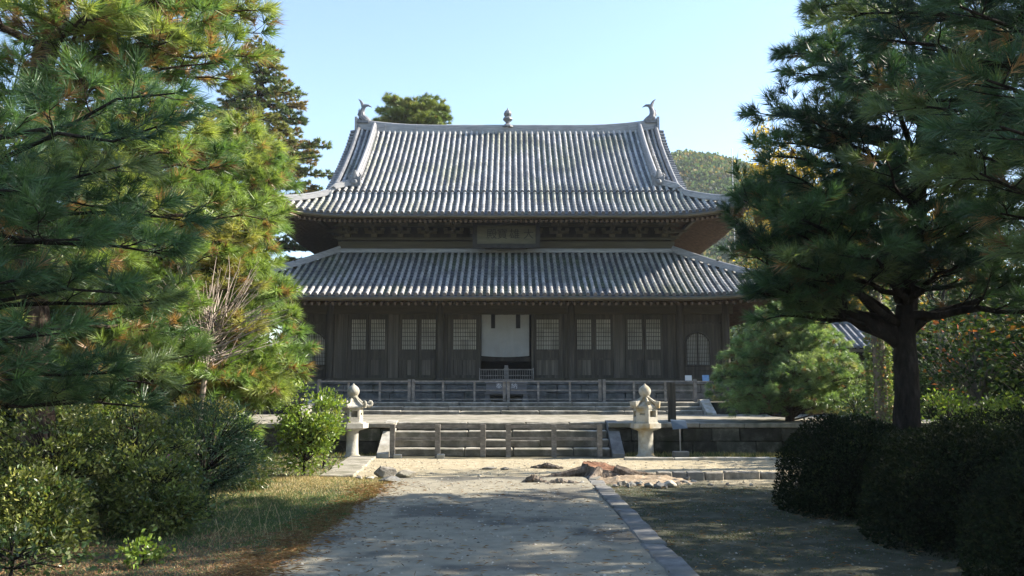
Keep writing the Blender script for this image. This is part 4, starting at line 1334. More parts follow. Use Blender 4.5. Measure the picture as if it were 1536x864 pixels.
def rock(name, label, px, py_base, wpx, hpx, Y, seed, mat, dep=0.8, rot=0.0, cat='rock', sharp=0.35, group=None, sink=0.25):
    s = Y / FPX
    w, h = wpx * s, hpx * s
    bm = bmesh.new()
    bmesh.ops.create_icosphere(bm, subdivisions=4, radius=1)
    r = random.Random(seed)
    planes = []
    for q in range(17):
        zz = 1 - 2 * (q + 0.5) / 17; an = q * 2.4 + r.uniform(-0.5, 0.5)
        planes.append((Vector((math.sqrt(1 - zz * zz) * math.cos(an) + r.gauss(0, .15), math.sqrt(1 - zz * zz) * math.sin(an) + r.gauss(0, .15), zz + r.gauss(0, .12))).normalized(), r.uniform(0.5, 0.86)))
    for v in bm.verts:
        d = v.co.normalized(); k = 1.0
        for n, q in planes:
            dd = d.dot(n)
            if dd > 0.05: k = min(k, q / dd)
        p = d * k
        p *= 1 + 0.04 * mn.noise(d * 2.3 + Vector((seed, 0, 0))) + 0.05 * mn.noise(d * 6 + Vector((0, seed, 0)))
        v.co = Vector((p.x * w * 0.62, p.y * w * 0.62 * dep, p.z * h * 0.75))
    ca, sa = math.cos(rot), math.sin(rot)
    x = (px - 768) * s
    V = [(x + v.co.x * ca - v.co.y * sa, Y + v.co.x * sa + v.co.y * ca, v.co.z + h * (0.5 - sink * 0.4)) for v in bm.verts]
    T = [[v.index for v in f.verts] for f in bm.faces]
    bm.free()
    S = Soup(); S.add(V, t=T)
    o = S.build(name, mat, loc=(x, Y, 0))
    return tag(o, label, cat, group)
rock('rock', 'brown angular standing rock at the edge of the gravel path', 579, 721, 32, 20, 17.3, 3, M['rock'], 0.7)
rock('rock', 'grey-white slanting rock lying next to the brown angular one', 612, 722, 32, 14, 17.2, 8, M['paving'], 0.8, 0.5)
rock('rock', 'flat pale stone in front of the brown angular rock', 588, 726, 30, 8, 16.6, 5, M['kerb'], 0.9)
def root_piece(label, px, Y, wpx, seed, mat, thick):
    s = Y / FPX; L_ = wpx * s; x = (px - 768) * s; r = random.Random(seed); S = Soup()
    for k in range(4):
        a = r.uniform(-0.5, 0.5) + (math.pi if k % 2 else 0); l = L_ * r.uniform(0.35, 0.6); n = 9
        pts, rad = [], []
        for i in range(n):
            t = i / (n - 1)
            pts.append(Vector((x + math.cos(a) * l * t, Y + math.sin(a) * l * t * 0.8 + 0.05 * mn.noise((t * 4, seed, k)), thick * (0.55 - 0.5 * t) + 0.04 * abs(mn.noise((t * 5, k, seed))))))
            rad.append(max(0.012, thick * (0.6 - 0.42 * t) * (1 + 0.6 * mn.noise((t * 7, k * 3, seed)))))
        S.tube(pts, rad, 7)
    tag(S.build('root_wood', mat, loc=(x, Y, 0)), label, 'root')
root_piece('dark weathered broken root lying alone on the pale sand', 820, 19.4, 46, 12, M['stump_bark'], 0.11)
root_piece('jagged dark root end casting a shadow just before the kerb', 800, 16.3, 38, 21, M['stump_bark'], 0.14)
root_piece('pale splintered root running towards the kerb stones', 838, 16.1, 60, 17, M['pale_bark'], 0.1)
rock('rock', 'small dark flat stone on the pale sand below the barrier', 735, 703, 26, 4, 19.2, 31, M['rock'], 0.7)
rock('rock', 'small brown stone beside the flat one on the pale sand', 757, 704, 14, 5, 19.0, 37, M['rock'], 0.7)
for i, (px, Y, w, h) in enumerate(((932, 16.0, 12, 7), (944, 15.8, 14, 6), (958, 16.1, 10, 6), (970, 15.7, 18, 7), (985, 15.6, 22, 7), (1001, 15.8, 26, 8), (1012, 16.0, 10, 5), (922, 16.4, 12, 8), (1030, 16.0, 8, 4), (1060, 15.9, 9, 4), (1085, 16.0, 7, 4), (1120, 15.9, 9, 4), (962, 16.9, 12, 7), (985, 16.8, 10, 6), (975, 16.5, 9, 5), (998, 16.6, 8, 4), (870, 16.2, 10, 4), (720, 17.6, 8, 3), (650, 18.2, 7, 2), (690, 16.5, 6, 2), (560, 17.0, 14, 5), (543, 17.1, 12, 5)) + tuple((rnd.uniform(915, 1040), rnd.uniform(15.5, 17.1), rnd.uniform(5, 13), rnd.uniform(3, 7)) for _ in range(34))):
    rock('rubble_stone', 'small broken stone of the rubble scattered about the tree stump and the sand', px, 740, w, h, Y, 50 + i, (M['rock'], M['kerb'], M['stone'])[i % 3], 0.8, i, 'stone', group='rubble stones on the sand')

YT = 17.6
sx_ = at(905, 705, YT).x
stump = empty('tree_stump', (sx_, YT, 0), 'broad sawn tree stump with a red-brown top and spreading roots beside the kerb', 'tree stump')
V, Q, T = [], [], []
NS = 40
def stump_r(a):
    return 0.33 + 0.09 * mn.noise((math.cos(a) * 1.6, math.sin(a) * 1.6, 2)) + 0.03 * mn.noise((math.cos(a) * 5, math.sin(a) * 5, 7))
for j, (f, z) in enumerate(((1.55, -0.05), (1.3, 0.05), (1.12, 0.1), (1.03, 0.16), (0.98, 0.205))):
    for k in range(NS):
        a = 2 * math.pi * k / NS
        flare = 1 + (f - 1) * (0.45 + 0.9 * abs(math.sin(a * 2.5 + 0.6)) ** 1.5)
        r_ = stump_r(a) * flare
        top = 0.085 * math.cos(a - 2.6) if j >= 3 else 0.0
        V.append((sx_ + r_ * 1.2 * math.cos(a), YT + r_ * math.sin(a), z + top + 0.03 * mn.noise((math.cos(a) * 4, math.sin(a) * 4, j))))
for j in range(4):
    for k in range(NS):
        k2 = (k + 1) % NS; Q.append((j * NS + k, j * NS + k2, (j + 1) * NS + k2, (j + 1) * NS + k))
S = Soup(); S.add(V, q=Q); S.build('trunk', M['stump_bark'], stump, stump.location)
M['cut_wood'] = pmat('red_cut_wood', [(0.3, (0.09, 0.045, 0.028)), (0.5, (0.2, 0.095, 0.05)), (0.75, (0.33, 0.21, 0.13))], 7, 0.9, 0.5, fine=30)
V = [(v[0], v[1], v[2] - 0.004) for v in V[4 * NS:5 * NS]]
c = np.mean(np.array(V), 0)
inner = [tuple(c + (np.array(v) - c) * 0.6 + np.array((0, 0, -0.02 + 0.03 * rnd.random()))) for v in V]
S = Soup(); S.add(V + inner + [tuple(c - np.array((0, 0, 0.03)))], q=[(k, (k + 1) % NS, NS + (k + 1) % NS, NS + k) for k in range(NS)], t=[(NS + k, NS + (k + 1) % NS, 2 * NS) for k in range(NS)])
S.build('cut_face', M['cut_wood'], stump, stump.location)
S = Soup()
for a, l, w in ((3.3, 1.0, 0.12), (2.75, 0.8, 0.1), (5.6, 0.8, 0.11), (0.3, 0.9, 0.08), (4.3, 0.7, 0.1)):
    pts = [Vector((sx_ + math.cos(a) * (0.3 + l * t), YT + math.sin(a) * (0.3 + l * t), 0.14 * (1 - t) ** 1.5 + 0.02 * mn.noise((t * 3, a, 0)))) for t in np.linspace(0, 1, 7)]
    S.tube(pts, list(np.linspace(w, 0.02, 7)), 8)
S.build('root', M['stump_bark'], stump, stump.location)
# low mound of loose earth beside the stump
S = Soup(); G = []
mx, my = at(985, 712, 16.6).x - 0.25, 16.6
for j in np.linspace(-1, 1, 30):
    G.append([(mx + 1.0 * i, my + 0.75 * j, -0.02 + 0.11 * max(0, 1 - i * i - j * j) ** 0.8 * (1 + 0.8 * mn.noise((i * 3, j * 3, 1))) + 0.05 * mn.noise((i * 9, j * 9, 2)) * (i * i + j * j < 1)) for i in np.linspace(-1, 1, 40)])
S.grid(G)
M['earth'] = pmat('loose_earth', [(0.25, (0.17, 0.12, 0.08)), (0.5, (0.31, 0.24, 0.165)), (0.75, (0.46, 0.38, 0.28))], 9, 0.95, 0.7, fine=40, dist=0.03, spec=0.1)
tag(S.build('earth_mound', M['earth'], smooth=True), kind='structure')

# ------------------------------------------------------------------ vegetation
def unit(v):
    return v / np.maximum(np.linalg.norm(v, axis=-1, keepdims=True), 1e-9)

def basis(D):
    ref = np.where(np.abs(D[..., 2:3]) < 0.9, np.array([0, 0, 1.0]), np.array([1.0, 0, 0]))
    u = unit(np.cross(D, ref)); return u, np.cross(D, u)

def needles(S, P, D, L, nl, k, w, tint, droop=0.1, lo=22, hi=62):
    """Brush-like shoots: k needles along each shoot (start P, direction D, length L)."""
    P, D, tint = np.asarray(P, float), unit(np.asarray(D, float)), np.asarray(tint, float)
    n = len(P)
    if n == 0: return
    L = np.broadcast_to(np.asarray(L, float), (n,)); nl = np.broadcast_to(np.asarray(nl, float), (n,))
    t = rng.random((n, k)) ** 0.8
    u, v = basis(D)
    ph = rng.random((n, k)) * 2 * np.pi
    a = np.radians(lo + (hi - lo) * rng.random((n, k)) * (1.05 - 0.55 * t))
    dirs = D[:, None] * np.cos(a)[..., None] + (u[:, None] * np.cos(ph)[..., None] + v[:, None] * np.sin(ph)[..., None]) * np.sin(a)[..., None]
    dirs[..., 2] -= droop * rng.random((n, k))
    base = P[:, None] + D[:, None] * (L[:, None] * t)[..., None]
    ln = nl[:, None] * (0.65 + 0.5 * rng.random((n, k)))
    tip = base + dirs * ln[..., None]
    side = unit(np.cross(dirs, rng.normal(size=(n, k, 3)))) * (w / 2)
    V = np.stack([base - side, base + side, tip], 2).reshape(-1, 3)
    c = tint[:, None] * (0.75 + 0.5 * rng.random((n, k, 1)))
    c = np.repeat(c.reshape(-1, 3), 3, 0)
    S.add(V, t=np.arange(len(V)).reshape(-1, 3), c=c)

def leaves(S, P, size, tint, D=None, spread=1.0, fold=0.25, aspect=0.5, flat=0.0):
    """Folded diamond leaves at P."""
    P = np.asarray(P, float); n = len(P)
    if n == 0: return
    d = rng.normal(size=(n, 3))
    if D is not None: d = unit(np.asarray(D, float)) + d * spread * 0.5
    d[:, 2] *= (1 - flat)
    d = unit(d)
    s = unit(np.cross(d, rng.normal(size=(n, 3)) * (1 - flat * 0.8) + np.array([0, 0, flat * 2.0])))
    nn = np.cross(s, d)
    L = size * (0.7 + 0.6 * rng.random((n, 1)))
    w = L * aspect
    V = np.stack([P, P + d * L * 0.45 + s * w * 0.5 + nn * L * fold * 0.3, P + d * L, P + d * L * 0.45 - s * w * 0.5 + nn * L * fold * 0.3], 1).reshape(-1, 3)
    I = np.arange(n)[:, None] * 4
    T = np.concatenate([I + [0, 1, 2], I + [0, 2, 3]], 0)
    c = np.asarray(tint, float)
    if c.ndim == 1: c = np.tile(c, (n, 1))
    c = c * (0.75 + 0.5 * rng.random((n, 1)))
    S.add(V, t=T, c=np.repeat(c, 4, 0))

GREENS = [((0.22, 0.3, 0.085), 0.36), ((0.14, 0.22, 0.07), 0.3), ((0.31, 0.36, 0.11), 0.22), ((0.08, 0.15, 0.055), 0.12)]
DARKS = [((0.05, 0.1, 0.046), 0.38), ((0.072, 0.135, 0.058), 0.34), ((0.14, 0.19, 0.08), 0.2), ((0.024, 0.055, 0.034), 0.08)]
BROWN = (0.32, 0.19, 0.09)
def pick(pal):
    r = rnd.random(); a = 0
    for c, w in pal:
        a += w
        if r <= a: return np.array(c)
    return np.array(pal[0][0])

class Pine:
    def __init__(self, pal=GREENS, brown=0.25, seed=1):
        self.wood, self.P, self.D, self.L, self.C = Soup(), [], [], [], []
        self.pal, self.brown = pal, brown
        self.r = random.Random(seed)
        self.hue = {}
    def shoot(self, p, d, L, inner, tint):
        c = tint * self.r.uniform(0.7, 1.3)
        if self.r.random() < self.brown * inner: c = np.array(BROWN) * self.r.uniform(0.5, 1.3)
        self.P.append(tuple(p)); self.D.append(tuple(d)); self.L.append(L); self.C.append(c)
    def limb(self, a, b, r0, sec=1.0, sag=0.12, dens=1.0, bare=0.18, lift=0.35):
        """A limb from a to b with side branches and needle shoots; sec scales the side branches."""
        r = self.r; a, b = Vector(a), Vector(b); ln = (b - a).length
        ctrl = (a + b) / 2 + Vector((0, 0, sag * ln * r.uniform(0.3, 1.3))) + Vector((r.uniform(-1, 1), r.uniform(-1, 1), 0)) * 0.08 * ln
        n = 9; pts = []
        for i in range(n):
            t = i / (n - 1); p = a * (1 - t) ** 2 + ctrl * 2 * t * (1 - t) + b * t * t
            pts.append(p + Vector((r.uniform(-1, 1), r.uniform(-1, 1), r.uniform(-1, 1))) * 0.025 * ln * (0 < i < n - 1) * 0.8)
        self.wood.tube(pts, [r0 * (1 - 0.86 * i / (n - 1)) for i in range(n)], 7)
        tint = pick(self.pal)
        def P(t):
            x = t * (n - 1); i = min(int(x), n - 2); return pts[i].lerp(pts[i + 1], x - i)
        def T(t): return (P(min(1, t + 0.06)) - P(max(0, t - 0.06))).normalized()
        t = bare; side = r.choice((-1, 1)); step = 0.17 / dens / max(ln, 0.3)
        while t < 0.99:
            p, d = P(t), T(t); h = Vector((-d.y, d.x, 0)).normalized() if abs(d.z) < 0.95 else Vector((1, 0, 0))
            ang = math.radians(r.uniform(35, 68)); side = -side
            sd = (d * math.cos(ang) + h * side * math.sin(ang) + Vector((0, 0, r.uniform(-0.12, lift)))).normalized()
            sl = sec * (1.05 - 0.65 * t) * r.uniform(0.65, 1.2) * min(1.0, 0.35 + ln / 3.2)
            self.branch(p, sd, sl, max(0.006, r0 * 0.3 * (1 - 0.6 * t)), t, tint)
            t += step * r.uniform(0.7, 1.3)
        for k in range(3):
            self.shoot(pts[-1], (T(1) + Vector((r.gauss(0, .25), r.gauss(0, .25), r.uniform(0, .35)))).normalized(), r.uniform(0.14, 0.24), 0.1, tint)
    def branch(self, p, d, l, rad, inner, tint):
        r = self.r; n = 5; pts = [p]; dd = d.copy()
        for i in range(n):
            dd = (dd + Vector((r.gauss(0, .1), r.gauss(0, .1), r.uniform(-0.05, 0.16)))).normalized(); pts.append(pts[-1] + dd * l / n)
        self.wood.tube(pts, [rad * (1 - 0.75 * i / n) for i in range(n + 1)], 5, cap=False)
        s = 0.3; side = r.choice((-1, 1)); st = 0.105 / max(l, 0.2)
        while s < 1.0:
            x = s * n; i = min(int(x), n - 1); q = pts[i].lerp(pts[i + 1], x - i); t = (pts[i + 1] - pts[i]).normalized()
            h = Vector((-t.y, t.x, 0)); h = h.normalized() if h.length > 0.05 else Vector((1, 0, 0)); side = -side
            a = math.radians(r.uniform(25, 65)); td = (t * math.cos(a) + h * side * math.sin(a) + Vector((0, 0, r.uniform(-0.1, 0.5)))).normalized()
            tl = r.uniform(0.1, 0.26) * (1.1 - 0.5 * s)
            if tl > 0.15: self.wood.tube([q, q + td * tl * 0.6], [0.006, 0.004], 3, cap=False)
            self.shoot(q + td * tl * 0.4, td, r.uniform(0.11, 0.2), 1 - s * (0.4 + 0.6 * inner), tint)
            s += st * r.uniform(0.7, 1.3)
        self.shoot(pts[-1], dd, r.uniform(0.14, 0.22), 0.15, tint)
        self.shoot(pts[-1] - dd * 0.05, (dd + Vector((r.gauss(0, .4), r.gauss(0, .4), 0.3))).normalized(), r.uniform(0.1, 0.18), 0.2, tint)
    def trunk(self, pts, radii):
        n = 26; P = []; R = []
        for i in range(n):
            x = i / (n - 1) * (len(pts) - 1); k = min(int(x), len(pts) - 2); f = x - k
            a, b_ = Vector(pts[k]), Vector(pts[k + 1]); P.append(a.lerp(b_, f) + Vector((mn.noise((i * .4, 1, self.r.random())), mn.noise((i * .4, 5, 1)), 0)) * 0.05)
            R.append((radii[k] * (1 - f) + radii[k + 1] * f) * (1 + 0.09 * mn.noise((i * .9, 3, 2))))
        self.T = P; self.wood.tube(P, R, 14)
    def tp(self, z):
        for p, q in zip(self.T[:-1], self.T[1:]):
            if p.z <= z <= q.z: return p.lerp(q, (z - p.z) / max(q.z - p.z, 1e-6))
        return self.T[-1]
    def ring(self, z0, z1, n, rf, az=None, rise=0.15, r0=0.06, sec=1.0, dens=1.0):
        r = self.r
        for i in range(n):
            z = z0 + (z1 - z0) * (i + r.random()) / n
            a = i * 2.4 + r.uniform(-0.4, 0.4)
            if az: a = r.uniform(*az)
            l = rf(z) * r.uniform(0.75, 1.1); p = self.tp(z)
            e = p + Vector((math.cos(a) * l, math.sin(a) * l, l * rise * r.uniform(0.2, 1.8)))
            self.limb(p, e, r0 * min(1, 0.4 + l / 4), sec, dens=dens)
    def finish(self, label, cat, group=None, name='pine_tree', nl=0.17, k=42, w=0.007, bark='bark', loc=None, droop=0.12, mat='needle'):
        loc = loc or tuple(self.T[0])
        root = empty(name, loc, label, cat, group)
        self.wood.build('trunk', M[bark], root, root.location, smooth=True)
        S = Soup(); needles(S, self.P, self.D, self.L, nl, k, w, self.C, droop)
        S.build('crown', M[mat], root, root.location, tint=True)
        return root

# -- the great pine beside the path, its trunk standing behind the clipped bushes
t = Pine(DARKS, 0.1, 21)
g = Vector((5.95, 13.2, -0.05))
t.trunk([g, g + Vector((0.0, 0, 1.2)), at(1357, 500, 13.2), at(1372, 360, 13.4), at(1385, 200, 13.6), at(1395, 40, 13.7), (6.5, 13.9, 8.4), (6.6, 14, 9.1)], [0.33, 0.19, 0.16, 0.125, 0.11, 0.095, 0.06, 0.03])
fk = at(1350, 520, 13.2)
for px, py, Y, r0, sec in ((1205, 452, 12.8, .1, 1.0), (1160, 430, 12.6, .08, 1.1), (1130, 372, 13.2, .08, 1.0), (1145, 300, 13.6, .08, 1.0), (1165, 445, 14.0, .07, 1.0), (1115, 300, 13.3, .06, 1.0), (1104, 335, 13.5, .06, 1.0), (1128, 382, 13.1, .07, 1.0), (1140, 440, 13.3, .06, 1.0), (1150, 478, 13.4, .06, 1.0), (1195, 465, 13.0, .06, .9), (1135, 440, 13.2, .07, 1.0), (1195, 400, 11.6, .07, 1.0), (1536, 440, 13.0, .1, 1.0), (1600, 470, 12, .08, 1.0)):
    t.limb(fk + Vector((0, 0, rnd.uniform(0, 0.5))), at(px, py, Y), r0, sec, bare=0.45)
for px, py, Y in ((1140, 170, 13.6), (1195, 110, 13.2), (1225, 20, 13.8), (1225, 60, 14.6), (1160, 235, 13.0), (1150, 290, 14.5), (1215, 180, 11.8), (1240, 90, 12.2), (1180, 260, 11.6), (1200, 330, 11.4), (1195, 350, 12.4), (1450, 120, 11.8), (1480, 250, 12), (1520, 330, 12.4), (1330, 240, 10.9), (1400, 330, 11.0), (1290, 380, 10.9), (1440, 400, 11.4), (1150, 215, 14.0), (1215, -40, 13.4), (1240, 410, 11.9), (1300, 120, 11.2)):
    e = at(px, py, Y); t.limb(t.tp(max(3.0, e.z - (e - Vector((6.2, 13.5, e.z))).length * 0.28)), e, 0.06, 1.0)
t.ring(3.0, 8.9, 32, lambda z: 2.35 if z < 7 else 2.5 * (9.8 - z) / 2.8, rise=0.2)
t.finish('large dark pine with thick forked trunk rising behind the clipped bushes', 'pine tree', bark='dark_bark', nl=0.22, k=40, w=0.0125)

# -- pine nearer the camera on the same side, only its boughs come into view
t = Pine(DARKS, 0.15, 5)
t.trunk([(7.6, 8.2, 0), (7.5, 8.2, 3), (7.7, 8.3, 6), (7.6, 8.4, 9), (7.6, 8.4, 11.2)], [0.36, 0.27, 0.22, 0.12, 0.03])
for px, py, Y in ((1255, -30, 8.6), (1330, 60, 8.0), (1290, 20, 9.2), (1390, 160, 7.6), (1330, 150, 9.4), (1470, 260, 7.4), (1480, 120, 6.4), (1440, 10, 6.6), (1500, 190, 6.2), (1420, 230, 8.8), (1500, 320, 8.2), (1550, 380, 7.5), (1380, -40, 6.8)):
    e = at(px, py, Y); t.limb(t.tp(max(2.4, e.z - 0.9)), e, 0.07, 1.0, bare=0.3)
t.ring(3.4, 10.8, 42, lambda z: 3.0 if z < 8 else 3.0 * (11.8 - z) / 3.8, rise=0.2)
t.finish('dark pine boughs of long needles reaching in high above the clipped bushes', 'pine tree', bark='dark_bark', nl=0.22, k=44, w=0.0085)

# -- two more pines of the stand behind, seen through the gaps
for (bx_, by_, h_, sd, lab) in ((10.9, 14.6, 9.4, 71, 'dark pine of the stand behind the great forked pine, towards the maples'), (11.4, 10.6, 9.2, 73, 'dark pine at the picture edge behind the back row of clipped bushes')):
    t = Pine(DARKS, 0.1, sd)
    t.trunk([(bx_, by_, 0), (bx_ + 0.1, by_, 3), (bx_, by_ + 0.1, 6), (bx_ + 0.1, by_, h_)], [0.26, 0.2, 0.14, 0.03])
    t.ring(2.6, h_ - 0.3, 34, lambda z: 2.8 if z < 6 else 2.8 * (h_ + 0.6 - z) / (h_ - 5.4), rise=0.2)
    t.finish(lab, 'pine tree', bark='dark_bark', nl=0.22, k=40, w=0.0095)

# -- big sunlit pine with crooked reddish trunk on the lawn side
t = Pine(GREENS, 0.42, 9)
t.trunk([(-6.15, 11.6, 0), (-6.35, 11.6, 1.6), at(45, 400, 11.6), at(55, 190, 11.6), at(60, 115, 11.7), at(80, 42, 11.7), at(98, -10, 11.8), (-5.9, 11.9, 9), (-5.8, 12, 10.3)], [0.3, 0.22, 0.19, 0.16, 0.15, 0.14, 0.13, 0.07, 0.02])
for px, py, Y in ((385, 15, 11.8), (390, 50, 12.4), (370, 85, 11.4), (345, 120, 12.2), (320, 95, 10.8), (300, 40, 10.8), (330, -20, 11.2), (260, 60, 10.4), (240, 150, 11), (300, 200, 11.6), (330, 250, 12.2), (260, 230, 10.6), (200, 210, 10.2), (310, 310, 12), (220, 310, 10.6), (380, -30, 12.5), (130, 20, 10), (150, 130, 10.2), (120, 250, 10.2), (400, 330, 12.6)):
    e = at(px, py, Y); t.limb(t.tp(max(1.5, e.z - 0.35)), e, 0.055, 0.9, bare=0.3)
t.ring(1.6, 9.8, 34, lambda z: 2.3 if z < 7.5 else 2.5 * (10.8 - z) / 3.3, rise=0.12)
t.finish('tall sunlit pine with crooked reddish trunk and browning inner needles', 'pine tree', nl=0.23, k=40, w=0.0125)

# -- pine nearer the camera on the lawn side: shaded boughs
t = Pine(DARKS, 0.08, 14)
t.trunk([(-6.7, 7.4, 0), (-6.6, 7.4, 3), (-6.5, 7.5, 4.2), (-6.4, 7.6, 5.2)], [0.26, 0.2, 0.13, 0.03])
for px, py, Y in ((262, 140, 7.6), (235, 190, 7.2), (180, 250, 7.0), (270, 330, 7.8), (240, 380, 7.2), (240, 450, 7.6), (180, 440, 6.9), (120, 360, 6.6), (230, 575, 8.0), (160, 560, 7.2), (90, 500, 6.6), (60, 290, 6.5), (20, 570, 6.6), (100, 600, 7.4), (210, 610, 8.0), (20, 420, 6.4), (140, 310, 7.4)):
    e = at(px, py, Y); t.limb(t.tp(max(1.2, e.z - 0.5 if py > 250 else e.z - 1.1)), e, 0.05, 0.75, bare=0.35)
t.ring(1.3, 4.3, 16, lambda z: 1.8, rise=0.15)
t.finish('dark bluish pine boughs in shade crossing in front of the sunlit pine', 'pine tree', bark='dark_bark', nl=0.2, k=44, w=0.0082)

# -- young bright pine beyond, in full sun
t = Pine([((0.22, 0.3, 0.085), 0.5), ((0.15, 0.24, 0.075), 0.3), ((0.31, 0.36, 0.11), 0.2)], 0.22, 33)
t.trunk([(-6.15, 17.8, 0), (-6.1, 17.8, 3), (-6.0, 17.9, 5.5), (-5.75, 17.9, 7.4)], [0.16, 0.13, 0.08, 0.02])
t.ring(0.9, 7.2, 96, lambda z: 1.68 - 0.55 * math.exp(-((z - 4.3) / 1.0) ** 2) - max(0, z - 2.0) * 0.08 if z < 6 else 1.35 * (7.9 - z) / 1.9, rise=0.2, r0=0.04, sec=0.7)
for px, py, Y in ((405, 300, 17.5), (425, 440, 17.2), (438, 500, 17.0), (446, 560, 17.0), (372, 405, 16.6), (415, 590, 16.6), (380, 350, 16.8)):
    e = at(px, py, Y); t.limb(t.tp(max(1.0, e.z + 0.25)), e, 0.04, 0.75)
t.finish('bright green young pine in full sun beside the hall roofs', 'pine tree', nl=0.25, k=38, w=0.016, droop=0.45)
t = Pine([((0.2, 0.29, 0.07), 0.5), ((0.15, 0.23, 0.06), 0.3), ((0.3, 0.29, 0.09), 0.2)], 0.3, 35)
t.trunk([(-6.9, 16.0, 0), (-6.8, 16, 3), (-6.7, 16, 6)], [0.13, 0.1, 0.02])
t.ring(0.8, 5.8, 84, lambda z: 2.3 - max(0, z - 2.0) * 0.22, rise=0.2, r0=0.04, sec=0.75)
t.finish('yellowish young pine with brown tips half hidden behind the shaded boughs', 'pine tree', nl=0.2, k=38, w=0.0145, droop=0.3)

# -- feathery small conifer on the terrace
t = Pine([((0.19, 0.28, 0.11), 0.5), ((0.25, 0.32, 0.14), 0.3), ((0.27, 0.27, 0.12), 0.1), ((0.1, 0.18, 0.07), 0.1)], 0.1, 41)
b0_ = at(1184, 632, 24.8)
t.trunk([b0_, b0_ + Vector((0, 0, 1.5)), b0_ + Vector((0.1, 0, 3.2))], [0.13, 0.1, 0.02])
t.ring(b0_.z + 0.02, b0_.z + 3.15, 135, lambda z: 2.15 - max(0, z - b0_.z - 1.0) * 0.72, rise=0.12, r0=0.035, sec=0.62)
t.finish('feathery pale green conifer standing on the terrace beside the hall', 'conifer', name='conifer', nl=0.15, k=46, w=0.013, droop=0.7)

# -- pine tops behind the hall roof
t = Pine([((0.18, 0.22, 0.06), 0.5), ((0.12, 0.17, 0.05), 0.3), ((0.27, 0.27, 0.08), 0.2)], 0.05, 55)
c0 = at(620, 190, 58)
t.trunk([(c0.x, 58, 0), (c0.x, 58, c0.z - 3), (c0.x, 58, c0.z), (c0.x + 0.2, 58, c0.z + 1.5)], [0.35, 0.3, 0.2, 0.05])
for i in range(60):
    a = i * 2.4; z = rnd.uniform(-1.0, 1.3); l = 2.5 * math.sqrt(max(0.1, 1 - ((z + 0.4) / 2.6) ** 2))
    t.limb(Vector((c0.x, 58, c0.z + z - 0.5)), Vector((c0.x + math.cos(a) * l, 58 + math.sin(a) * l, c0.z + z + 0.35)), 0.06, 0.8, bare=0.3)
t.finish('round pine top showing above the ridge of the hall roof', 'pine tree', nl=0.3, k=22, w=0.035)

# -- tall cedar beyond, with layered level boughs
t = Pine([((0.15, 0.19, 0.075), 0.4), ((0.21, 0.22, 0.085), 0.3), ((0.26, 0.2, 0.085), 0.2), ((0.08, 0.12, 0.06), 0.1)], 0.2, 61)
cb = at(392, 60, 44)
t.trunk([(cb.x, 44, 0), (cb.x - 0.1, 44, 8), (cb.x, 44, 14), (cb.x, 44, cb.z)], [0.5, 0.42, 0.3, 0.04])
for i in range(110):
    z = 8 + (cb.z - 8.2) * (i / 109) ** 0.9; l = 0.5 + (cb.z - z) * 0.54; l = min(l, 5.4) * rnd.uniform(0.55, 1.12); a = i * 2.4
    p = t.tp(z); t.limb(p, p + Vector((math.cos(a) * l, math.sin(a) * l * 0.9, -0.02 * l)), 0.09, 1.2, sag=0.02, dens=1.0, bare=0.3, lift=0.05)
t.finish('tall dark cedar with level layered boughs standing beyond the bright young pine', 'cedar', name='cedar_tree', nl=0.2, k=26, w=0.045, droop=0.1, bark='dark_bark')

# ---- broadleaf trees and shrubs
def leafy_tree(name, label, cat, base, height, crown, pal, n_clumps, per, leaf, group=None, trunk_r=0.15, bark='dark_bark', mat='leaf', seed=1, clump=0.35, flat=0.0, lean=(0, 0), aspect=0.5, fork=0.35, shell=0.55, vary=0.35):
    """crown: list of (offset, radii) ellipsoids; leaves sit in clumps at the branch ends, with gaps between."""
    r = random.Random(seed); base = Vector(base)
    root = empty(name, base, label, cat, group)
    W, S = Soup(), Soup()
    top = base + Vector((lean[0], lean[1], height * 0.8))
    fk = base.lerp(top, fork)
    n = 6
    tr = [base.lerp(top, i / n) + Vector((r.gauss(0, 1), r.gauss(0, 1), 0)) * 0.03 * height * (0 < i) * 0.5 for i in range(n + 1)]
    W.tube(tr, [trunk_r * (1.25 if i == 0 else 1) * (1 - 0.8 * i / n) for i in range(n + 1)], 9)
    Ps, Cs, Ds = [], [], []
    for i in range(n_clumps):
        off, rad = crown[r.randrange(len(crown))]
        d = Vector((r.gauss(0, 1), r.gauss(0, 1), r.gauss(0, 1))).normalized()
        q = r.uniform(shell, 1.0) ** 0.6 * (0.82 + 0.3 * mn.noise(d * 2.2 + Vector((seed, 0, 0))))
        p = base + Vector(off) + Vector((d.x * rad[0] * q, d.y * rad[1] * q, d.z * rad[2] * q))
        if p.z < base.z + 0.05: p.z = base.z + r.uniform(0.05, 0.3)
        k = tr[min(n, max(1, int((p.z - base.z) / height * n * 0.8)))]
        if i % 3 == 0:
            m = k.lerp(p, 0.5) + Vector((0, 0, 0.08 * (p - k).length)); W.tube([k, m, p], [max(0.012, trunk_r * 0.28), max(0.008, trunk_r * 0.15), 0.005], 5, cap=False)
        c = pick(pal) * r.uniform(1 - vary, 1 + vary)
        m_ = max(3, int(per * r.uniform(0.6, 1.4)))
        pp = np.array(p) + rng.normal(size=(m_, 3)) * clump * np.array([1, 1, 0.6])
        Ps.append(pp); Cs.append(np.tile(c, (m_, 1))); Ds.append(np.tile(np.array(d), (m_, 1)) + np.array([0, 0, 0.2]))
    leaves(S, np.concatenate(Ps), leaf, np.concatenate(Cs), np.concatenate(Ds), 1.6, flat=flat, aspect=aspect)
    W.build('trunk', M[bark], root, root.location, smooth=True)
    S.build('crown', M[mat], root, root.location, tint=True)
    return root

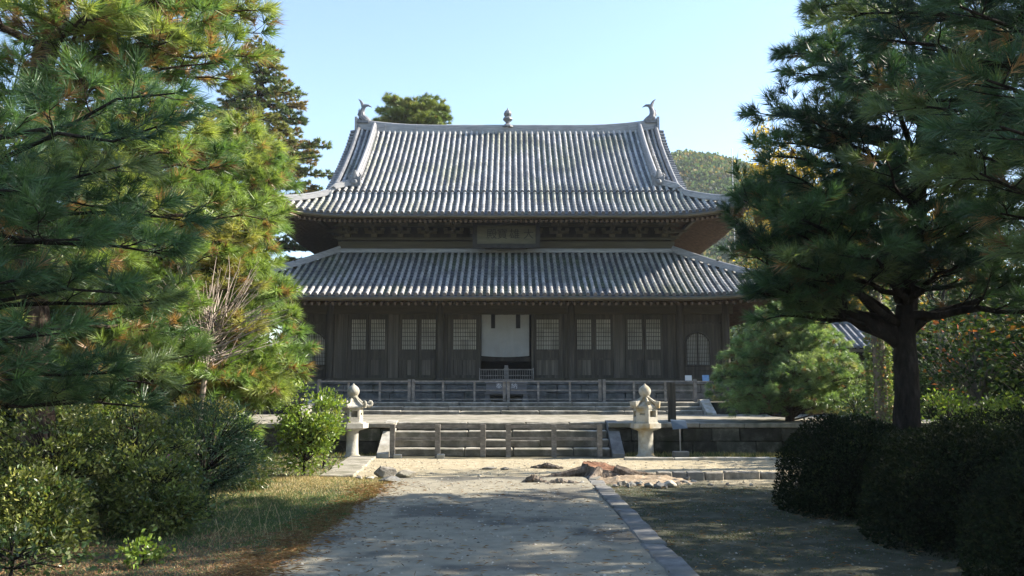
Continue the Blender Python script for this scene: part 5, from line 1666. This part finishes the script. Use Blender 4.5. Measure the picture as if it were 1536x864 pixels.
DK = [((0.025, 0.045, 0.018), 0.45), ((0.04, 0.062, 0.022), 0.35), ((0.065, 0.08, 0.028), 0.2)]
MID = [((0.05, 0.085, 0.025), 0.4), ((0.08, 0.115, 0.032), 0.35), ((0.12, 0.14, 0.04), 0.25)]
BRT = [((0.17, 0.24, 0.04), 0.5), ((0.12, 0.19, 0.035), 0.3), ((0.26, 0.3, 0.06), 0.2)]
YEL = [((0.5, 0.33, 0.03), 0.6), ((0.38, 0.28, 0.04), 0.25), ((0.2, 0.19, 0.04), 0.15)]
RED = [((0.035, 0.065, 0.022), 0.76), ((0.08, 0.1, 0.028), 0.16), ((0.4, 0.12, 0.045), 0.05), ((0.42, 0.2, 0.055), 0.03)]
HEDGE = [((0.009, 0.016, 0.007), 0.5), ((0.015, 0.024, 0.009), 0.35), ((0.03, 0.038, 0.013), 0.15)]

# clipped azalea bushes along the sand (dense round domes)
def clipped(label, c, rad, h, n, leaf=0.045, seed=1, group='clipped bushes along the path'):
    root = empty('clipped_bush', c, label, 'bush', group); r = random.Random(seed)
    d = rng.normal(size=(n, 3)); d[:, 2] = np.abs(d[:, 2]); d = unit(d)
    # a dome with flattened crown and nearly upright flanks
    e = 2.8
    k = (np.abs(d[:, 0]) ** e + np.abs(d[:, 1]) ** e + np.abs(d[:, 2]) ** e) ** (-1 / e)
    bump = np.array([1 + 0.07 * mn.noise(Vector(x) * 2.6 + Vector((seed * 3, 0, 0))) + 0.05 * mn.noise(Vector(x) * 7 + Vector((seed, 0, 0))) for x in d])
    q = (1 - 0.3 * rng.random(n) ** 2.2) * k * bump
    P = d * q[:, None] * np.array([rad[0], rad[1], h]) + np.array(c)
    pal = np.array([pick(HEDGE) for _ in range(n)])
    patch = np.array([0.75 + 0.6 * max(0, mn.noise(Vector(x) * 4 + Vector((0, seed, 0))) + 0.25) for x in d])
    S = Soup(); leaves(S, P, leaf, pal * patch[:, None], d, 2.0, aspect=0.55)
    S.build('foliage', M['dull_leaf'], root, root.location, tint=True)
    W = Soup()
    for i in range(26):
        a = r.uniform(0, 6.28); l = r.uniform(0.4, 0.85)
        b_ = Vector(c) + Vector((math.cos(a) * rad[0] * 0.18, math.sin(a) * rad[1] * 0.18, 0.0)); t_ = Vector(c) + Vector((math.cos(a) * rad[0] * l, math.sin(a) * rad[1] * l, h * r.uniform(0.5, 0.85)))
        W.tube([b_, b_.lerp(t_, 0.5) + Vector((0, 0, 0.1)), t_], [0.022, 0.014, 0.006], 5)
    W.build('stems', M['dark_bark'], root, root.location)
    # near-black shell: the shade inside the dome, put into its colour
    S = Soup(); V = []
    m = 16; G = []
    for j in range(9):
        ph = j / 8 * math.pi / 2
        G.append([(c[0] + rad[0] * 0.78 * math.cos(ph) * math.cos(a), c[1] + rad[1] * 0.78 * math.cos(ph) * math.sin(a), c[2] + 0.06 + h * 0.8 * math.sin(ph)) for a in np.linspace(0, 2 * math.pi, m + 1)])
    S.grid(G); S.build('inner_shade', M['hedge_core'], root, root.location)
    return root
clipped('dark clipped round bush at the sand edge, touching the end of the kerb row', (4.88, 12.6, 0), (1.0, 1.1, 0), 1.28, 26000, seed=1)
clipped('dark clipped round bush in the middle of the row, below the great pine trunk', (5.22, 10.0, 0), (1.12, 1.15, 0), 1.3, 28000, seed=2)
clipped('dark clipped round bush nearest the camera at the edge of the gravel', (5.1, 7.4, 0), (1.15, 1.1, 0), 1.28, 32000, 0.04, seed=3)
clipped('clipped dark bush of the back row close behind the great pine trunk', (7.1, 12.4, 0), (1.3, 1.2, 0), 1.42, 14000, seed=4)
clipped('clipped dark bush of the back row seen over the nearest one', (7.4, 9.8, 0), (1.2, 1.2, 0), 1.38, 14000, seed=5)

# bright shrubs in the sun beyond the clipped bushes
for i, (px, Y, h, w, lab) in enumerate(((1415, 18.5, 1.75, 0.9, 'bright yellow-green shrub in the sun right beside the great pine trunk'), (1480, 19.5, 1.5, 1.0, 'bright low shrub in the sun below the red maple'), (1530, 18.0, 1.8, 0.8, 'yellow-tinged shrub in the sun beyond the back row of clipped bushes'), (1330, 20.5, 1.5, 0.7, 'small green shrub at the foot of the ivy-covered trunk'), (1290, 21.5, 1.7, 0.7, 'low leafy shrub between the feathery conifer and the ivy-covered trunk'))):
    b = at(px, 600, Y)
    leafy_tree('shrub', lab, 'shrub', (b.x, Y, 0.05), h, [((0, 0, h * 0.5), (w, w, h * 0.5))], BRT if i < 3 else MID, 90, 16, 0.09, 'shrubs beyond the clipped bushes', 0.03, seed=80 + i, clump=0.14)

# ivy-covered trunk
b = at(1320, 600, 20.0)
root = empty('ivy_tree', (b.x, 20.0, 0), 'straight trunk wrapped in pale green ivy beside the small tiled building', 'tree')
S = Soup(); S.tube([(b.x, 20, 0), (b.x + 0.03, 20, 2), (b.x, 20, 4), (b.x - 0.1, 20, 6.5)], [0.17, 0.14, 0.13, 0.08], 10)
rl = random.Random(4)
for i in range(7):
    a = i * 2.2; S.tube([(b.x, 20, 4.2 + i * 0.3), (b.x + math.cos(a) * 0.9, 20 + math.sin(a) * 0.9, 5.2 + i * 0.3)], [0.05, 0.015], 6)
S.build('trunk', M['pale_bark'], root, root.location)
n = 3600; a = rng.random(n) * 6.283; z = rng.random(n) * 4.3
P = np.stack([b.x + np.cos(a) * (0.2 + 0.07 * rng.random(n)), 20 + np.sin(a) * (0.2 + 0.07 * rng.random(n)), z], 1)
c = np.array([pick([((0.2, 0.24, 0.09), 0.5), ((0.12, 0.17, 0.06), 0.4), ((0.3, 0.16, 0.08), 0.1)]) for _ in range(n)])
S = Soup(); leaves(S, P, 0.075, c, np.stack([np.cos(a), np.sin(a), -0.4 + 0 * a], 1), 1.0, aspect=0.75)
m = 1500; a = rng.random(m) * 6.283; q = rng.random(m) ** 0.5
P = np.stack([b.x + np.cos(a) * q * 1.3, 20 + np.sin(a) * q * 1.3, 5.6 + rng.normal(size=m) * 0.6], 1)
leaves(S, P, 0.1, np.array([pick(MID) for _ in range(m)]), None, aspect=0.55)
S.build('ivy', M['leaf'], root, root.location, tint=True)

# maples with part-turned leaves
for i, (px, Y, h, w, lab) in enumerate(((1470, 22.0, 5.2, 2.1, 'maple with scattered orange-red leaves right of the great pine trunk'), (1575, 17.5, 5.6, 1.9, 'maple with red-tipped boughs at the edge of the picture'), (1420, 28.0, 4.6, 1.8, 'smaller maple with reddish leaves deeper in behind the great pine trunk'))):
    b = at(px, 600, Y)
    leafy_tree('maple_tree', lab, 'maple', (b.x, Y, 0), h, [((0, 0, h * 0.62), (w, w * 0.8, h * 0.36)), ((0.3, 0, h * 0.42), (w * 0.8, w * 0.8, h * 0.25))], RED, 150, 15, 0.12, 'maples beyond the clipped bushes', 0.09, 'pale_bark', mat='dull_leaf', seed=90 + i, clump=0.26, flat=0.5, aspect=0.8)
# yellow ginkgos farther back
for i, (px, py, Y, w, h, lab) in enumerate(((1215, 250, 62, 3.4, 20.5, 'yellow autumn tree glowing through the great pine above the hall corner'), (1265, 330, 55, 3.2, 15.5, 'second yellow autumn tree lower behind the great pine'), (1165, 165, 66, 2.0, 22.8, 'slender yellow-topped tree whose tip shows beside the great pine'), (1440, 330, 60, 3.6, 16, 'yellow-brown tree farther along behind the pines'))):
    b = at(px, 600, Y)
    leafy_tree('ginkgo_tree', lab, 'tree', (b.x, Y, 0), h, [((0, 0, h * 0.62), (w, w, h * 0.38))], YEL, 420, 14, 0.34, 'yellow autumn trees behind the hall', 0.3, seed=110 + i, clump=0.5)

# evergreen trees that close the view on both sides
bg = [(-22, 30, 10, 3.5), (-15.5, 29, 7, 2.6), (-24, 52, 14, 4.2), (-17, 50, 11, 3.4), (-8.6, 21, 3.4, 1.5), (-11.5, 29, 5.5, 2.2), (24, 24, 8, 3), (26, 28, 9, 3.2), (21, 16, 8, 2.8), (-14.5, 26, 8.5, 2.9), (-10.8, 22.5, 5.6, 2.0), (-17, 34, 11, 3.6), (-12.8, 33, 7.5, 2.5), (-19, 22, 9.5, 3.4), (-13.6, 40, 9.5, 2.8), (-9.6, 15.5, 5.2, 1.9), (-12.2, 18, 8, 2.8), (-20, 44, 13, 4), (-10.5, 12.5, 7.5, 2.3),
      (15.5, 46, 10.5, 3.2), (20, 40, 10, 3.6), (16.5, 52, 12, 3.4), (25, 46, 13, 4.0), (14.2, 31, 4.3, 1.8), (18.5, 27, 6.0, 2.4), (22, 33, 8, 3), (13.5, 21.5, 5.0, 2.0), (17, 20, 6.5, 2.6), (13.0, 15.5, 6.5, 2.4), (28, 36, 10, 3.6), (13.8, 58, 10.5, 2.8)]
wher = ['spreading, deep in the wood past the lawn', 'dark and round beside the far hall corner', 'very tall, at the far back past the lawn', 'tall, behind the cedar', 'small, at the end of the terrace behind the bright shrub', 'low, between the hall eaves and the young pines', 'broad, behind the row of maples', 'tall, behind the second row of maples', 'dark, at the edge of the picture behind the maple', 'beyond the shaded boughs, tall and dark', 'low and round behind the yellowish young pine', 'tallest and far beyond the lawn shrubs', 'standing by the far corner of the hall eaves', 'broad and deep in the wood past the lawn', 'close to the hall under the upper eave', 'low, dark, behind the azalea shrubs', 'mid-sized behind the sunlit pine trunk', 'very tall at the back of the wood', 'dark, at the picture edge behind the shaded boughs',
        'dark, under the lit eave corner of the hall', 'broad, behind the small tiled building', 'tall, behind the hall eave corner', 'tallest, behind the small tiled building', 'small, beside the small tiled building wall', 'bushy, behind the red maple', 'rounded, deep behind the maples', 'low, between ivy trunk and red maple', 'bushy, at the picture edge past the maples', 'dark, close behind the back row of clipped bushes', 'tall, far behind the maples', 'slim, seen between hall eave and great pine']
for i, ((x, y, h, w), wd) in enumerate(zip(bg, wher)):
    leafy_tree('evergreen_tree', 'dark evergreen broadleaf tree ' + wd, 'tree', (x, y, 0), h, [((0, 0, h * 0.6), (w, w, h * 0.42)), ((0.2, 0, h * 0.3), (w * 0.85, w * 0.85, h * 0.3))], DK if i % 3 else MID, 260, 20, 0.2 if y < 30 else 0.28, 'evergreen trees closing the view', 0.2, seed=130 + i, clump=0.36, mat='dull_leaf')

# bare shrub with pinkish twigs among the pines
b = at(318, 430, 15.2)
root = empty('bare_shrub', (b.x, 15.2, 0), 'leafless shrub with a spray of fine pinkish twigs between the pines', 'shrub')
S = Soup(); r = random.Random(3)
S.tube([(b.x - 0.2, 15.2, 0), (b.x - 0.1, 15.2, 1.5), (b.x, 15.2, 2.7)], [0.06, 0.05, 0.035], 7)
for i in range(150):
    p = Vector((b.x + r.gauss(0, .1), 15.2 + r.gauss(0, .1), 2.5 + r.uniform(-.4, .5))); d = Vector((r.gauss(0, 0.8), r.gauss(0, .6), r.uniform(0.1, 1.2))).normalized(); pts = [p]
    for k in range(4):
        d = (d + Vector((r.gauss(0, .15), r.gauss(0, .15), 0.03))).normalized(); pts.append(pts[-1] + d * r.uniform(0.2, 0.42))
    S.tube(pts, [0.012, 0.01, 0.008, 0.006, 0.004], 3, cap=False)
S.build('stems', M['pink_bark'], root, root.location)

# azaleas and shrubs on the lawn side
AZ = [((0.1, 0.125, 0.03), 0.33), ((0.17, 0.195, 0.048), 0.3), ((0.05, 0.085, 0.025), 0.22), ((0.28, 0.28, 0.085), 0.15)]
az = [(-5.6, 10.6, 1.75, 1.0, 'azalea bush with small pale leaf tips at the picture edge'), (-4.75, 11.1, 1.65, 0.85, 'azalea bush holding a single pink flower above the lawn'), (-4.25, 10.6, 1.0, 0.62, 'glossy low azalea spilling onto the lawn in front of the others'), (-5.1, 9.4, 0.95, 0.62, 'low dark azalea in the nearest clump'), (-6.2, 9.1, 1.5, 0.9, 'dark rounded azalea below the shaded boughs'), (-6.6, 12.2, 2.2, 1.1, 'tall azalea behind the others below the sunlit pine'), (-5.6, 12.6, 1.9, 0.9, 'twiggy azalea between the tall one and the dark feathery shrub')]
for i, (x, y, h, w, lab) in enumerate(az):
    leafy_tree('azalea_bush', lab, 'bush', (x, y, 0), h, [((0, 0, h * 0.48), (w, w * 0.9, h * 0.52)), ((0.1, -0.1, h * 0.3), (w * 1.05, w, h * 0.32))], AZ, 330, 26, 0.055, 'azalea bushes beside the lawn', 0.03, seed=170 + i, clump=0.075, shell=0.5, aspect=0.5, vary=0.55)
S = Soup(); p = at(252, 690, 10.9)
leaves(S, np.tile(np.array(p), (9, 1)), 0.06, np.array([0.55, 0.16, 0.5]), None, aspect=0.8)
S.tube([p, p - Vector((0.05, -0.1, 0.25))], 0.004, 4, c=(0.1, 0.14, 0.04))
tag(S.build('flower', M['leaf'], loc=p, tint=True), 'single small pink flower among the dark azalea leaves', 'flower')
leafy_tree('feathery_shrub', 'dark feathery bluish-green shrub beside the lawn next to the azaleas', 'shrub', (-4.55, 13.2, 0), 1.75, [((0, 0, 0.8), (0.85, 0.8, 0.95))], [((0.035, 0.075, 0.045), 0.6), ((0.055, 0.1, 0.055), 0.4)], 300, 26, 0.09, None, 0.03, seed=190, clump=0.1, aspect=0.14)
leafy_tree('bamboo_grass', 'pale feathery tuft beyond the dark feathery shrub on the lawn', 'shrub', (-4.8, 15.2, 0), 1.0, [((0, 0, 0.4), (0.8, 0.5, 0.5))], MID, 120, 20, 0.14, None, 0.02, seed=192, clump=0.1, aspect=0.12)
leafy_tree('green_shrub', 'bright yellow-green leafy shrub in front of the pale stone lantern', 'shrub', (at(455, 700, 17.6).x, 17.6, 0), 1.95, [((0.05, 0, 0.45), (0.6, 0.5, 0.45)), ((-0.22, 0, 1.4), (0.3, 0.3, 0.75)), ((0.34, 0, 0.95), (0.38, 0.36, 0.34)), ((-0.1, 0, 0.85), (0.5, 0.4, 0.4))], BRT, 230, 20, 0.08, None, 0.03, seed=195, clump=0.1, aspect=0.55)
leafy_tree('green_shrub', 'thin leafy sapling behind the bright shrub, brushing the lantern roof', 'shrub', (at(487, 640, 19.5).x, 19.5, 0), 1.75, [((0, 0, 1.25), (0.42, 0.4, 0.5))], BRT, 60, 14, 0.1, None, 0.03, seed=197, clump=0.1, aspect=0.5)
leafy_tree('weed_clump', 'broad-leaved weeds at the near corner of the lawn', 'plant', (-4.6, 8.2, 0), 0.55, [((0, 0, 0.2), (0.9, 0.5, 0.3))], MID, 60, 12, 0.06, None, 0.015, seed=198, clump=0.1, aspect=0.6)
leafy_tree('weed_clump', 'small round pale green weed on the needle litter by the path', 'plant', (-3.62, 8.75, 0), 0.22, [((0, 0, 0.1), (0.2, 0.18, 0.12))], BRT, 24, 12, 0.06, None, 0.01, seed=199, clump=0.05, aspect=0.6)

# ---- lawn: short grass, needle litter, and a few seed stalks
n = 150000
x = -2.2 - rng.random(n) ** 1.15 * 4.2; y = 7.2 + rng.random(n) * 10.2
v = np.array([mn.noise((a * 0.9, b_ * 0.9, 4)) + 0.6 * mn.noise((a * 3, b_ * 3, 9)) for a, b_ in zip(x, y)])
edge = np.array([-2.3 + 0.16 * mn.noise((0, b_ * 0.8, 2)) + 0.06 * mn.noise((0, b_ * 3.1, 2)) for b_ in y])
ok = (x < edge + 0.05 + 0.2 * (rng.random(n) < 0.04)) & (rng.random(n) < np.clip(0.75 + v * 0.6, 0.15, 1))
x, y, v = x[ok], y[ok], v[ok]; n = len(x)
litter = np.clip((10.7 - y) / 1.4 + v * 0.9, 0, 1)
dry_lit = rng.random(n)
back = np.clip((y - 14.0) / 1.2, 0, 1)
col = np.where((dry_lit < 0.2 + 0.5 * back + 0.25 * litter + 0.25 * v)[:, None], np.array([0.42, 0.33, 0.165]), np.array([0.1, 0.155, 0.05]))  # dry tan blades, more at the back where sunlight is painted in
col = np.where((rng.random(n) < litter * 0.6)[:, None], np.array([0.3, 0.165, 0.09]), col)
h = 0.036 * (0.4 + rng.random(n) ** 1.5 * 1.2) * np.where(litter > 0.5, 0.7, 1.0)
D = rng.normal(size=(n, 3)) * 0.55; D[:, 2] = np.abs(D[:, 2]) * 0.5 + 0.7 * (1 - litter * 0.8); D = unit(D)
P = np.stack([x, y, 0.0 * x - 0.005], 1)
z0 = np.array([ground_h(a, b_) for a, b_ in zip(x, y)]); P[:, 2] = z0
s = unit(np.cross(D, rng.normal(size=(n, 3)))) * 0.0045
V = np.stack([P - s, P + s, P + D * h[:, None] * 1.2], 1).reshape(-1, 3)
c = np.repeat(col * (0.7 + 0.6 * rng.random((n, 1))), 3, 0)
S = Soup(); S.add(V, t=np.arange(len(V)).reshape(-1, 3), c=c)
# mossy strip and weeds along the terrace wall, tufts round the slabs
n = 14000
xw = np.concatenate([rng.uniform(2.9, 9, n // 2), rng.uniform(-9, -3.6, n // 2)]); yw = np.concatenate([rng.uniform(21.75, 23.45, n // 2), rng.uniform(17.4, 23.4, n // 2)])
P = np.stack([xw, yw, np.array([ground_h(a, b_) for a, b_ in zip(xw, yw)])], 1)
D = rng.normal(size=(n, 3)) * 0.5; D[:, 2] = 1; D = unit(D); s = unit(np.cross(D, rng.normal(size=(n, 3)))) * 0.011
h = 0.05 + 0.1 * rng.random(n) * (yw > 22.6)
V = np.stack([P - s, P + s, P + D * h[:, None]], 1).reshape(-1, 3)
col = np.where((rng.random(n) < 0.45)[:, None], np.array([0.3, 0.24, 0.1]), np.array([0.1, 0.14, 0.04]))
S.add(V, t=np.arange(len(V)).reshape(-1, 3), c=np.repeat(col * (0.7 + 0.6 * rng.random((n, 1))), 3, 0))
tag(S.build('grass', M['grass'], tint=True), kind='stuff')
S = Soup(); rr = random.Random(8)
for px, Y, h in ((338, 9.9, .28), (350, 10.3, .34), (398, 10.6, .42), (402, 10.5, .36), (428, 10.7, .34), (445, 10.8, .25), (322, 9.8, .22), (410, 10.1, .2)):
    p = at(px, 600, Y); b_ = Vector((p.x, Y, 0)); l = rr.uniform(-0.12, 0.16)
    S.tube([b_, b_ + Vector((l * .4, 0, h * .6)), b_ + Vector((l, 0, h))], [0.004, 0.0035, 0.006], 4, c=(0.42, 0.33, 0.17))
tag(S.build('seed_stalks', M['grass'], tint=True), kind='stuff')

# ---- moss and tiny weeds on the damp soil beside the path
n = 60000
x = 1.72 + rng.random(n) * 3.4; y = 7.0 + rng.random(n) ** 1.1 * 9.3
v = np.array([mn.noise((a * 1.1, b_ * 1.1, 14)) + 0.7 * mn.noise((a * 3.3, b_ * 3.3, 19)) for a, b_ in zip(x, y)])
ok = rng.random(n) < np.clip(0.35 + v * 1.5, 0.02, 1) * np.clip((16.2 - y) / 1.5, 0, 1)
x, y = x[ok], y[ok]; n = len(x)
P = np.stack([x, y, np.array([ground_h(a, b_) for a, b_ in zip(x, y)]) - 0.002], 1)
D = rng.normal(size=(n, 3)) * 0.9; D[:, 2] = np.abs(D[:, 2]) * 0.6 + 0.35; D = unit(D)
s = unit(np.cross(D, rng.normal(size=(n, 3)))) * 0.005
h = 0.012 + 0.022 * rng.random(n) ** 2
V = np.stack([P - s, P + s, P + D * h[:, None]], 1).reshape(-1, 3)
col = np.where((rng.random(n) < 0.25)[:, None], np.array([0.15, 0.11, 0.06]), np.array([0.055, 0.085, 0.032]))
S = Soup(); S.add(V, t=np.arange(len(V)).reshape(-1, 3), c=np.repeat(col * (0.6 + 0.8 * rng.random((n, 1))), 3, 0))
tag(S.build('moss', M['grass'], tint=True), kind='stuff')

# ---- loose grit on path and yard
def grit(n, xr, yr, zf, smin, smax, cols):
    x = rng.uniform(*xr, n); y = rng.uniform(*yr, n)
    sz = smin + (smax - smin) * rng.random(n) ** 4
    z = np.array([zf(a, b_) for a, b_ in zip(x, y)])
    d = np.array([(1, 0, 0), (0.2, 0.95, 0), (-0.9, 0.3, 0), (-0.3, -0.9, 0), (0.55, -0.7, 0), (0.1, 0.05, 0.6)])
    V = np.stack([x, y, z], 1)[:, None] + d[None] * sz[:, None, None] * (0.7 + 0.6 * rng.random((n, 6, 1)))
    I = np.arange(n)[:, None] * 6
    T = np.concatenate([I + t for t in ([0, 1, 5], [1, 2, 5], [2, 3, 5], [3, 4, 5], [4, 0, 5])])
    return V.reshape(-1, 3), T, np.repeat(np.array(cols)[rng.integers(0, len(cols), n)] * (0.7 + 0.6 * rng.random((n, 1))), 6, 0)
S = Soup()
for arg in ((5000, (-2.25, 1.4), (7, 17), lambda a, b_: path_h(a, b_) - 0.001, 0.004, 0.024, [(0.3, 0.28, 0.23), (0.14, 0.13, 0.11), (0.42, 0.39, 0.33)]),
            (5000, (-3.6, 8), (16.5, 22), lambda a, b_: ground_h(a, b_) - 0.001, 0.006, 0.035, [(0.36, 0.32, 0.23), (0.2, 0.17, 0.12), (0.46, 0.42, 0.32)]),
            (3500, (1.72, 4.5), (7, 17), lambda a, b_: ground_h(a, b_) - 0.001, 0.004, 0.022, [(0.16, 0.15, 0.12), (0.09, 0.085, 0.07), (0.26, 0.24, 0.2)])):
    v_, t_, c_ = grit(*arg); S.add(v_, t=t_, c=c_)
M['grit'] = pmat('loose_grit', [(0.3, (0.85, 0.85, 0.85)), (0.7, (1, 1, 1))], 20, 0.9, 0, tint=True)
tag(S.build('gravel', M['grit'], tint=True), kind='stuff')

# ---- fallen leaves, pine needles and twigs on the path and yard
n = 1100
x = np.concatenate([rng.uniform(-6, 5, n // 2), -2.3 + rng.normal(size=n // 4) * 0.35, 1.6 + rng.normal(size=n // 4) * 0.5]); y = 7.3 + rng.random(len(x)) * 14.5; n = len(x)
P = np.stack([x, y, np.where((x > -2.3) & (x < 1.44) & (y < 17), 0.046, 0.03)], 1)
S = Soup(); leaves(S, P, 0.04, np.array([pick([((0.16, 0.1, 0.05), 0.6), ((0.3, 0.2, 0.08), 0.25), ((0.08, 0.06, 0.04), 0.15)]) for _ in range(n)]), None, flat=0.85, aspect=0.4)
m = 5200
xn = np.concatenate([-2.4 + rng.normal(size=m * 3 // 4) * 0.22, rng.uniform(-2.2, 4.5, m // 4)]); yn = 7.2 + rng.random(m) ** 1.3 * 9
P = np.stack([xn, yn, np.where((xn > -2.3) & (xn < 1.44), 0.046, 0.028)], 1)
leaves(S, P, 0.1, np.array([pick([((0.2, 0.11, 0.055), 0.7), ((0.28, 0.19, 0.09), 0.3)]) for _ in range(m)]), None, flat=0.93, aspect=0.035)
tag(S.build('fallen_leaves', M['dull_leaf'], tint=True), kind='stuff')

# ---- small tiled building past the conifer
YA = 30.0
ann = empty('tiled_annex', (at(1290, 560, YA).x, YA + 1, 0), 'small dark wooden building with a grey tiled roof behind the feathery conifer', 'building')
AO = ann.location
e0, e1 = at(1225, 521, YA), at(1400, 521, YA)
zr = at(1270, 494, YA + 1.6).z
S = Soup()
nr = int((e1.x - e0.x) / 0.24)
for i in range(nr + 1):
    xx = e0.x + i * 0.24
    pts = [Vector((xx, YA + t * 1.9, e0.z + (zr + 0.25 - e0.z) * t)) for t in np.linspace(0, 1, 8)]
    S.tube(pts, 0.07, 6)
G = [[(e0.x, YA + t * 1.9, e0.z + (zr + 0.25 - e0.z) * t - 0.01 - 0.03 * ((k % 2))) for t, k in zip(np.linspace(0, 1, 16), range(16))], [(e1.x, YA + t * 1.9, e0.z + (zr + 0.25 - e0.z) * t - 0.01 - 0.03 * (k % 2)) for t, k in zip(np.linspace(0, 1, 16), range(16))]]
S.grid(G, flip=True)
S.grid([[(e0.x, YA + 1.9, zr + 0.25), (e0.x, YA + 3.9, e0.z)], [(e1.x, YA + 1.9, zr + 0.25), (e1.x, YA + 3.9, e0.z)]], flip=True)
S.box(e0.x - 0.1, e1.x, YA + 1.75, YA + 2.05, zr + 0.2, zr + 0.5)
S.build('roof', M['old_tile'], ann, AO)
S = Soup(); S.box(e0.x + 0.4, e1.x - 0.3, YA + 0.9, YA + 3.0, 0, e0.z + 0.35); S.build('wall', M['dark_wood'], ann, AO)
S = Soup(); S.box(e0.x, e1.x, YA + 0.05, YA + 0.14, e0.z - 0.16, e0.z - 0.06); S.box(e0.x + 0.3, e1.x - 0.2, YA + 0.8, YA + 0.895, e0.z - 0.62, e0.z - 0.5); S.build('eave_board', M['eave_wood'], ann, AO)
for k in range(4):
    S = Soup(); xx = e0.x + 0.5 + k * 1.1; S.box(xx - 0.07, xx + 0.07, YA + 0.78, YA + 0.896, 0, e0.z - 0.63); S.build('post', M['wood'], ann, AO)
for k in (0, 1):
    S = Soup(); xx = e0.x + 1.75 + k * 1.1; S.box(xx, xx + 0.7, YA + 0.85, YA + 0.898, 1.2, e0.z - 0.66); S.build('window', M['pan_tile'], ann, AO, tint=True)

# ---- the wooded hill behind, and the mast on it
def hill_h(x, y):
    c = 86 * math.exp(-((x - 66) / (103 if x > 66 else 62)) ** 2 - ((y - 330) / 95) ** 2)
    return c + 5 * mn.noise((x * 0.02, y * 0.02, 1)) * min(1, c / 20) - 0.8
S = Soup(); S.grid(sheet(np.arange(-260, 420, 8.0), np.arange(120, 620, 8.0), hill_h))
M['hill'] = pmat('hill_soil', [(0.3, (0.05, 0.05, 0.025)), (0.7, (0.1, 0.09, 0.045))], 0.05, 0.95, 0)
tag(S.build('hill', M['hill'], smooth=True), kind='structure')
PAL = [((0.085, 0.135, 0.06), 0.4), ((0.12, 0.16, 0.065), 0.28), ((0.21, 0.17, 0.065), 0.1), ((0.27, 0.19, 0.07), 0.08), ((0.06, 0.09, 0.045), 0.1), ((0.2, 0.19, 0.14), 0.04)]
Ps, Cs, Ds = [], [], []
rh = random.Random(2)
for i in range(5200):
    y = rh.uniform(190, 345); x = rh.uniform(0.16, 0.36) * y
    z = hill_h(x, y)
    if z < 3: continue
    R = rh.uniform(1.8, 3.6); m = 46
    d = unit(rng.normal(size=(m, 3))); d[:, 2] = np.abs(d[:, 2])
    Ps.append(np.array([x, y, z + R * 0.5]) + d * np.array([R, R, R * 1.15]) * (0.8 + 0.25 * rng.random((m, 1))))
    c = pick(PAL) * rh.uniform(0.75, 1.3)
    Cs.append(np.tile(c, (m, 1))); Ds.append(d)
S = Soup(); leaves(S, np.concatenate(Ps), 1.15, np.concatenate(Cs), np.concatenate(Ds), 1.4, aspect=0.9)
tag(S.build('far_wood', M['dull_leaf'], tint=True), kind='stuff')
p = at(1099, 262, 235); q = at(1098, 222, 235)
S = Soup(); S.tube([(p.x, 235, hill_h(p.x, 235)), (p.x, 235, q.z)], 0.11, 6)
M['mast'] = pmat('pale_mast', [(0.3, (0.6, 0.6, 0.58)), (0.7, (0.7, 0.7, 0.68))], 2, 0.6, 0)
tag(S.build('mast', M['mast'], loc=(p.x, 235, p.z)), 'thin pale mast rising from the wooded hill', 'mast')

# ---- the thin autumn haze that pales the far hill
hm = bpy.data.materials.new('thin_haze'); hm.use_nodes = True
nt = hm.node_tree; nt.nodes.remove(nt.nodes['Principled BSDF'])
pv = nt.nodes.new('ShaderNodeVolumePrincipled')
pv.inputs['Color'].default_value = (0.86, 0.92, 1.0, 1); pv.inputs['Density'].default_value = 0.00024
nt.links.new(pv.outputs[0], nt.nodes['Material Output'].inputs['Volume'])
S = Soup(); S.box(-440, 440, -80, 660, -9, 130)
tag(S.build('haze', hm), kind='stuff')
SC.cycles.volume_bounces = 1
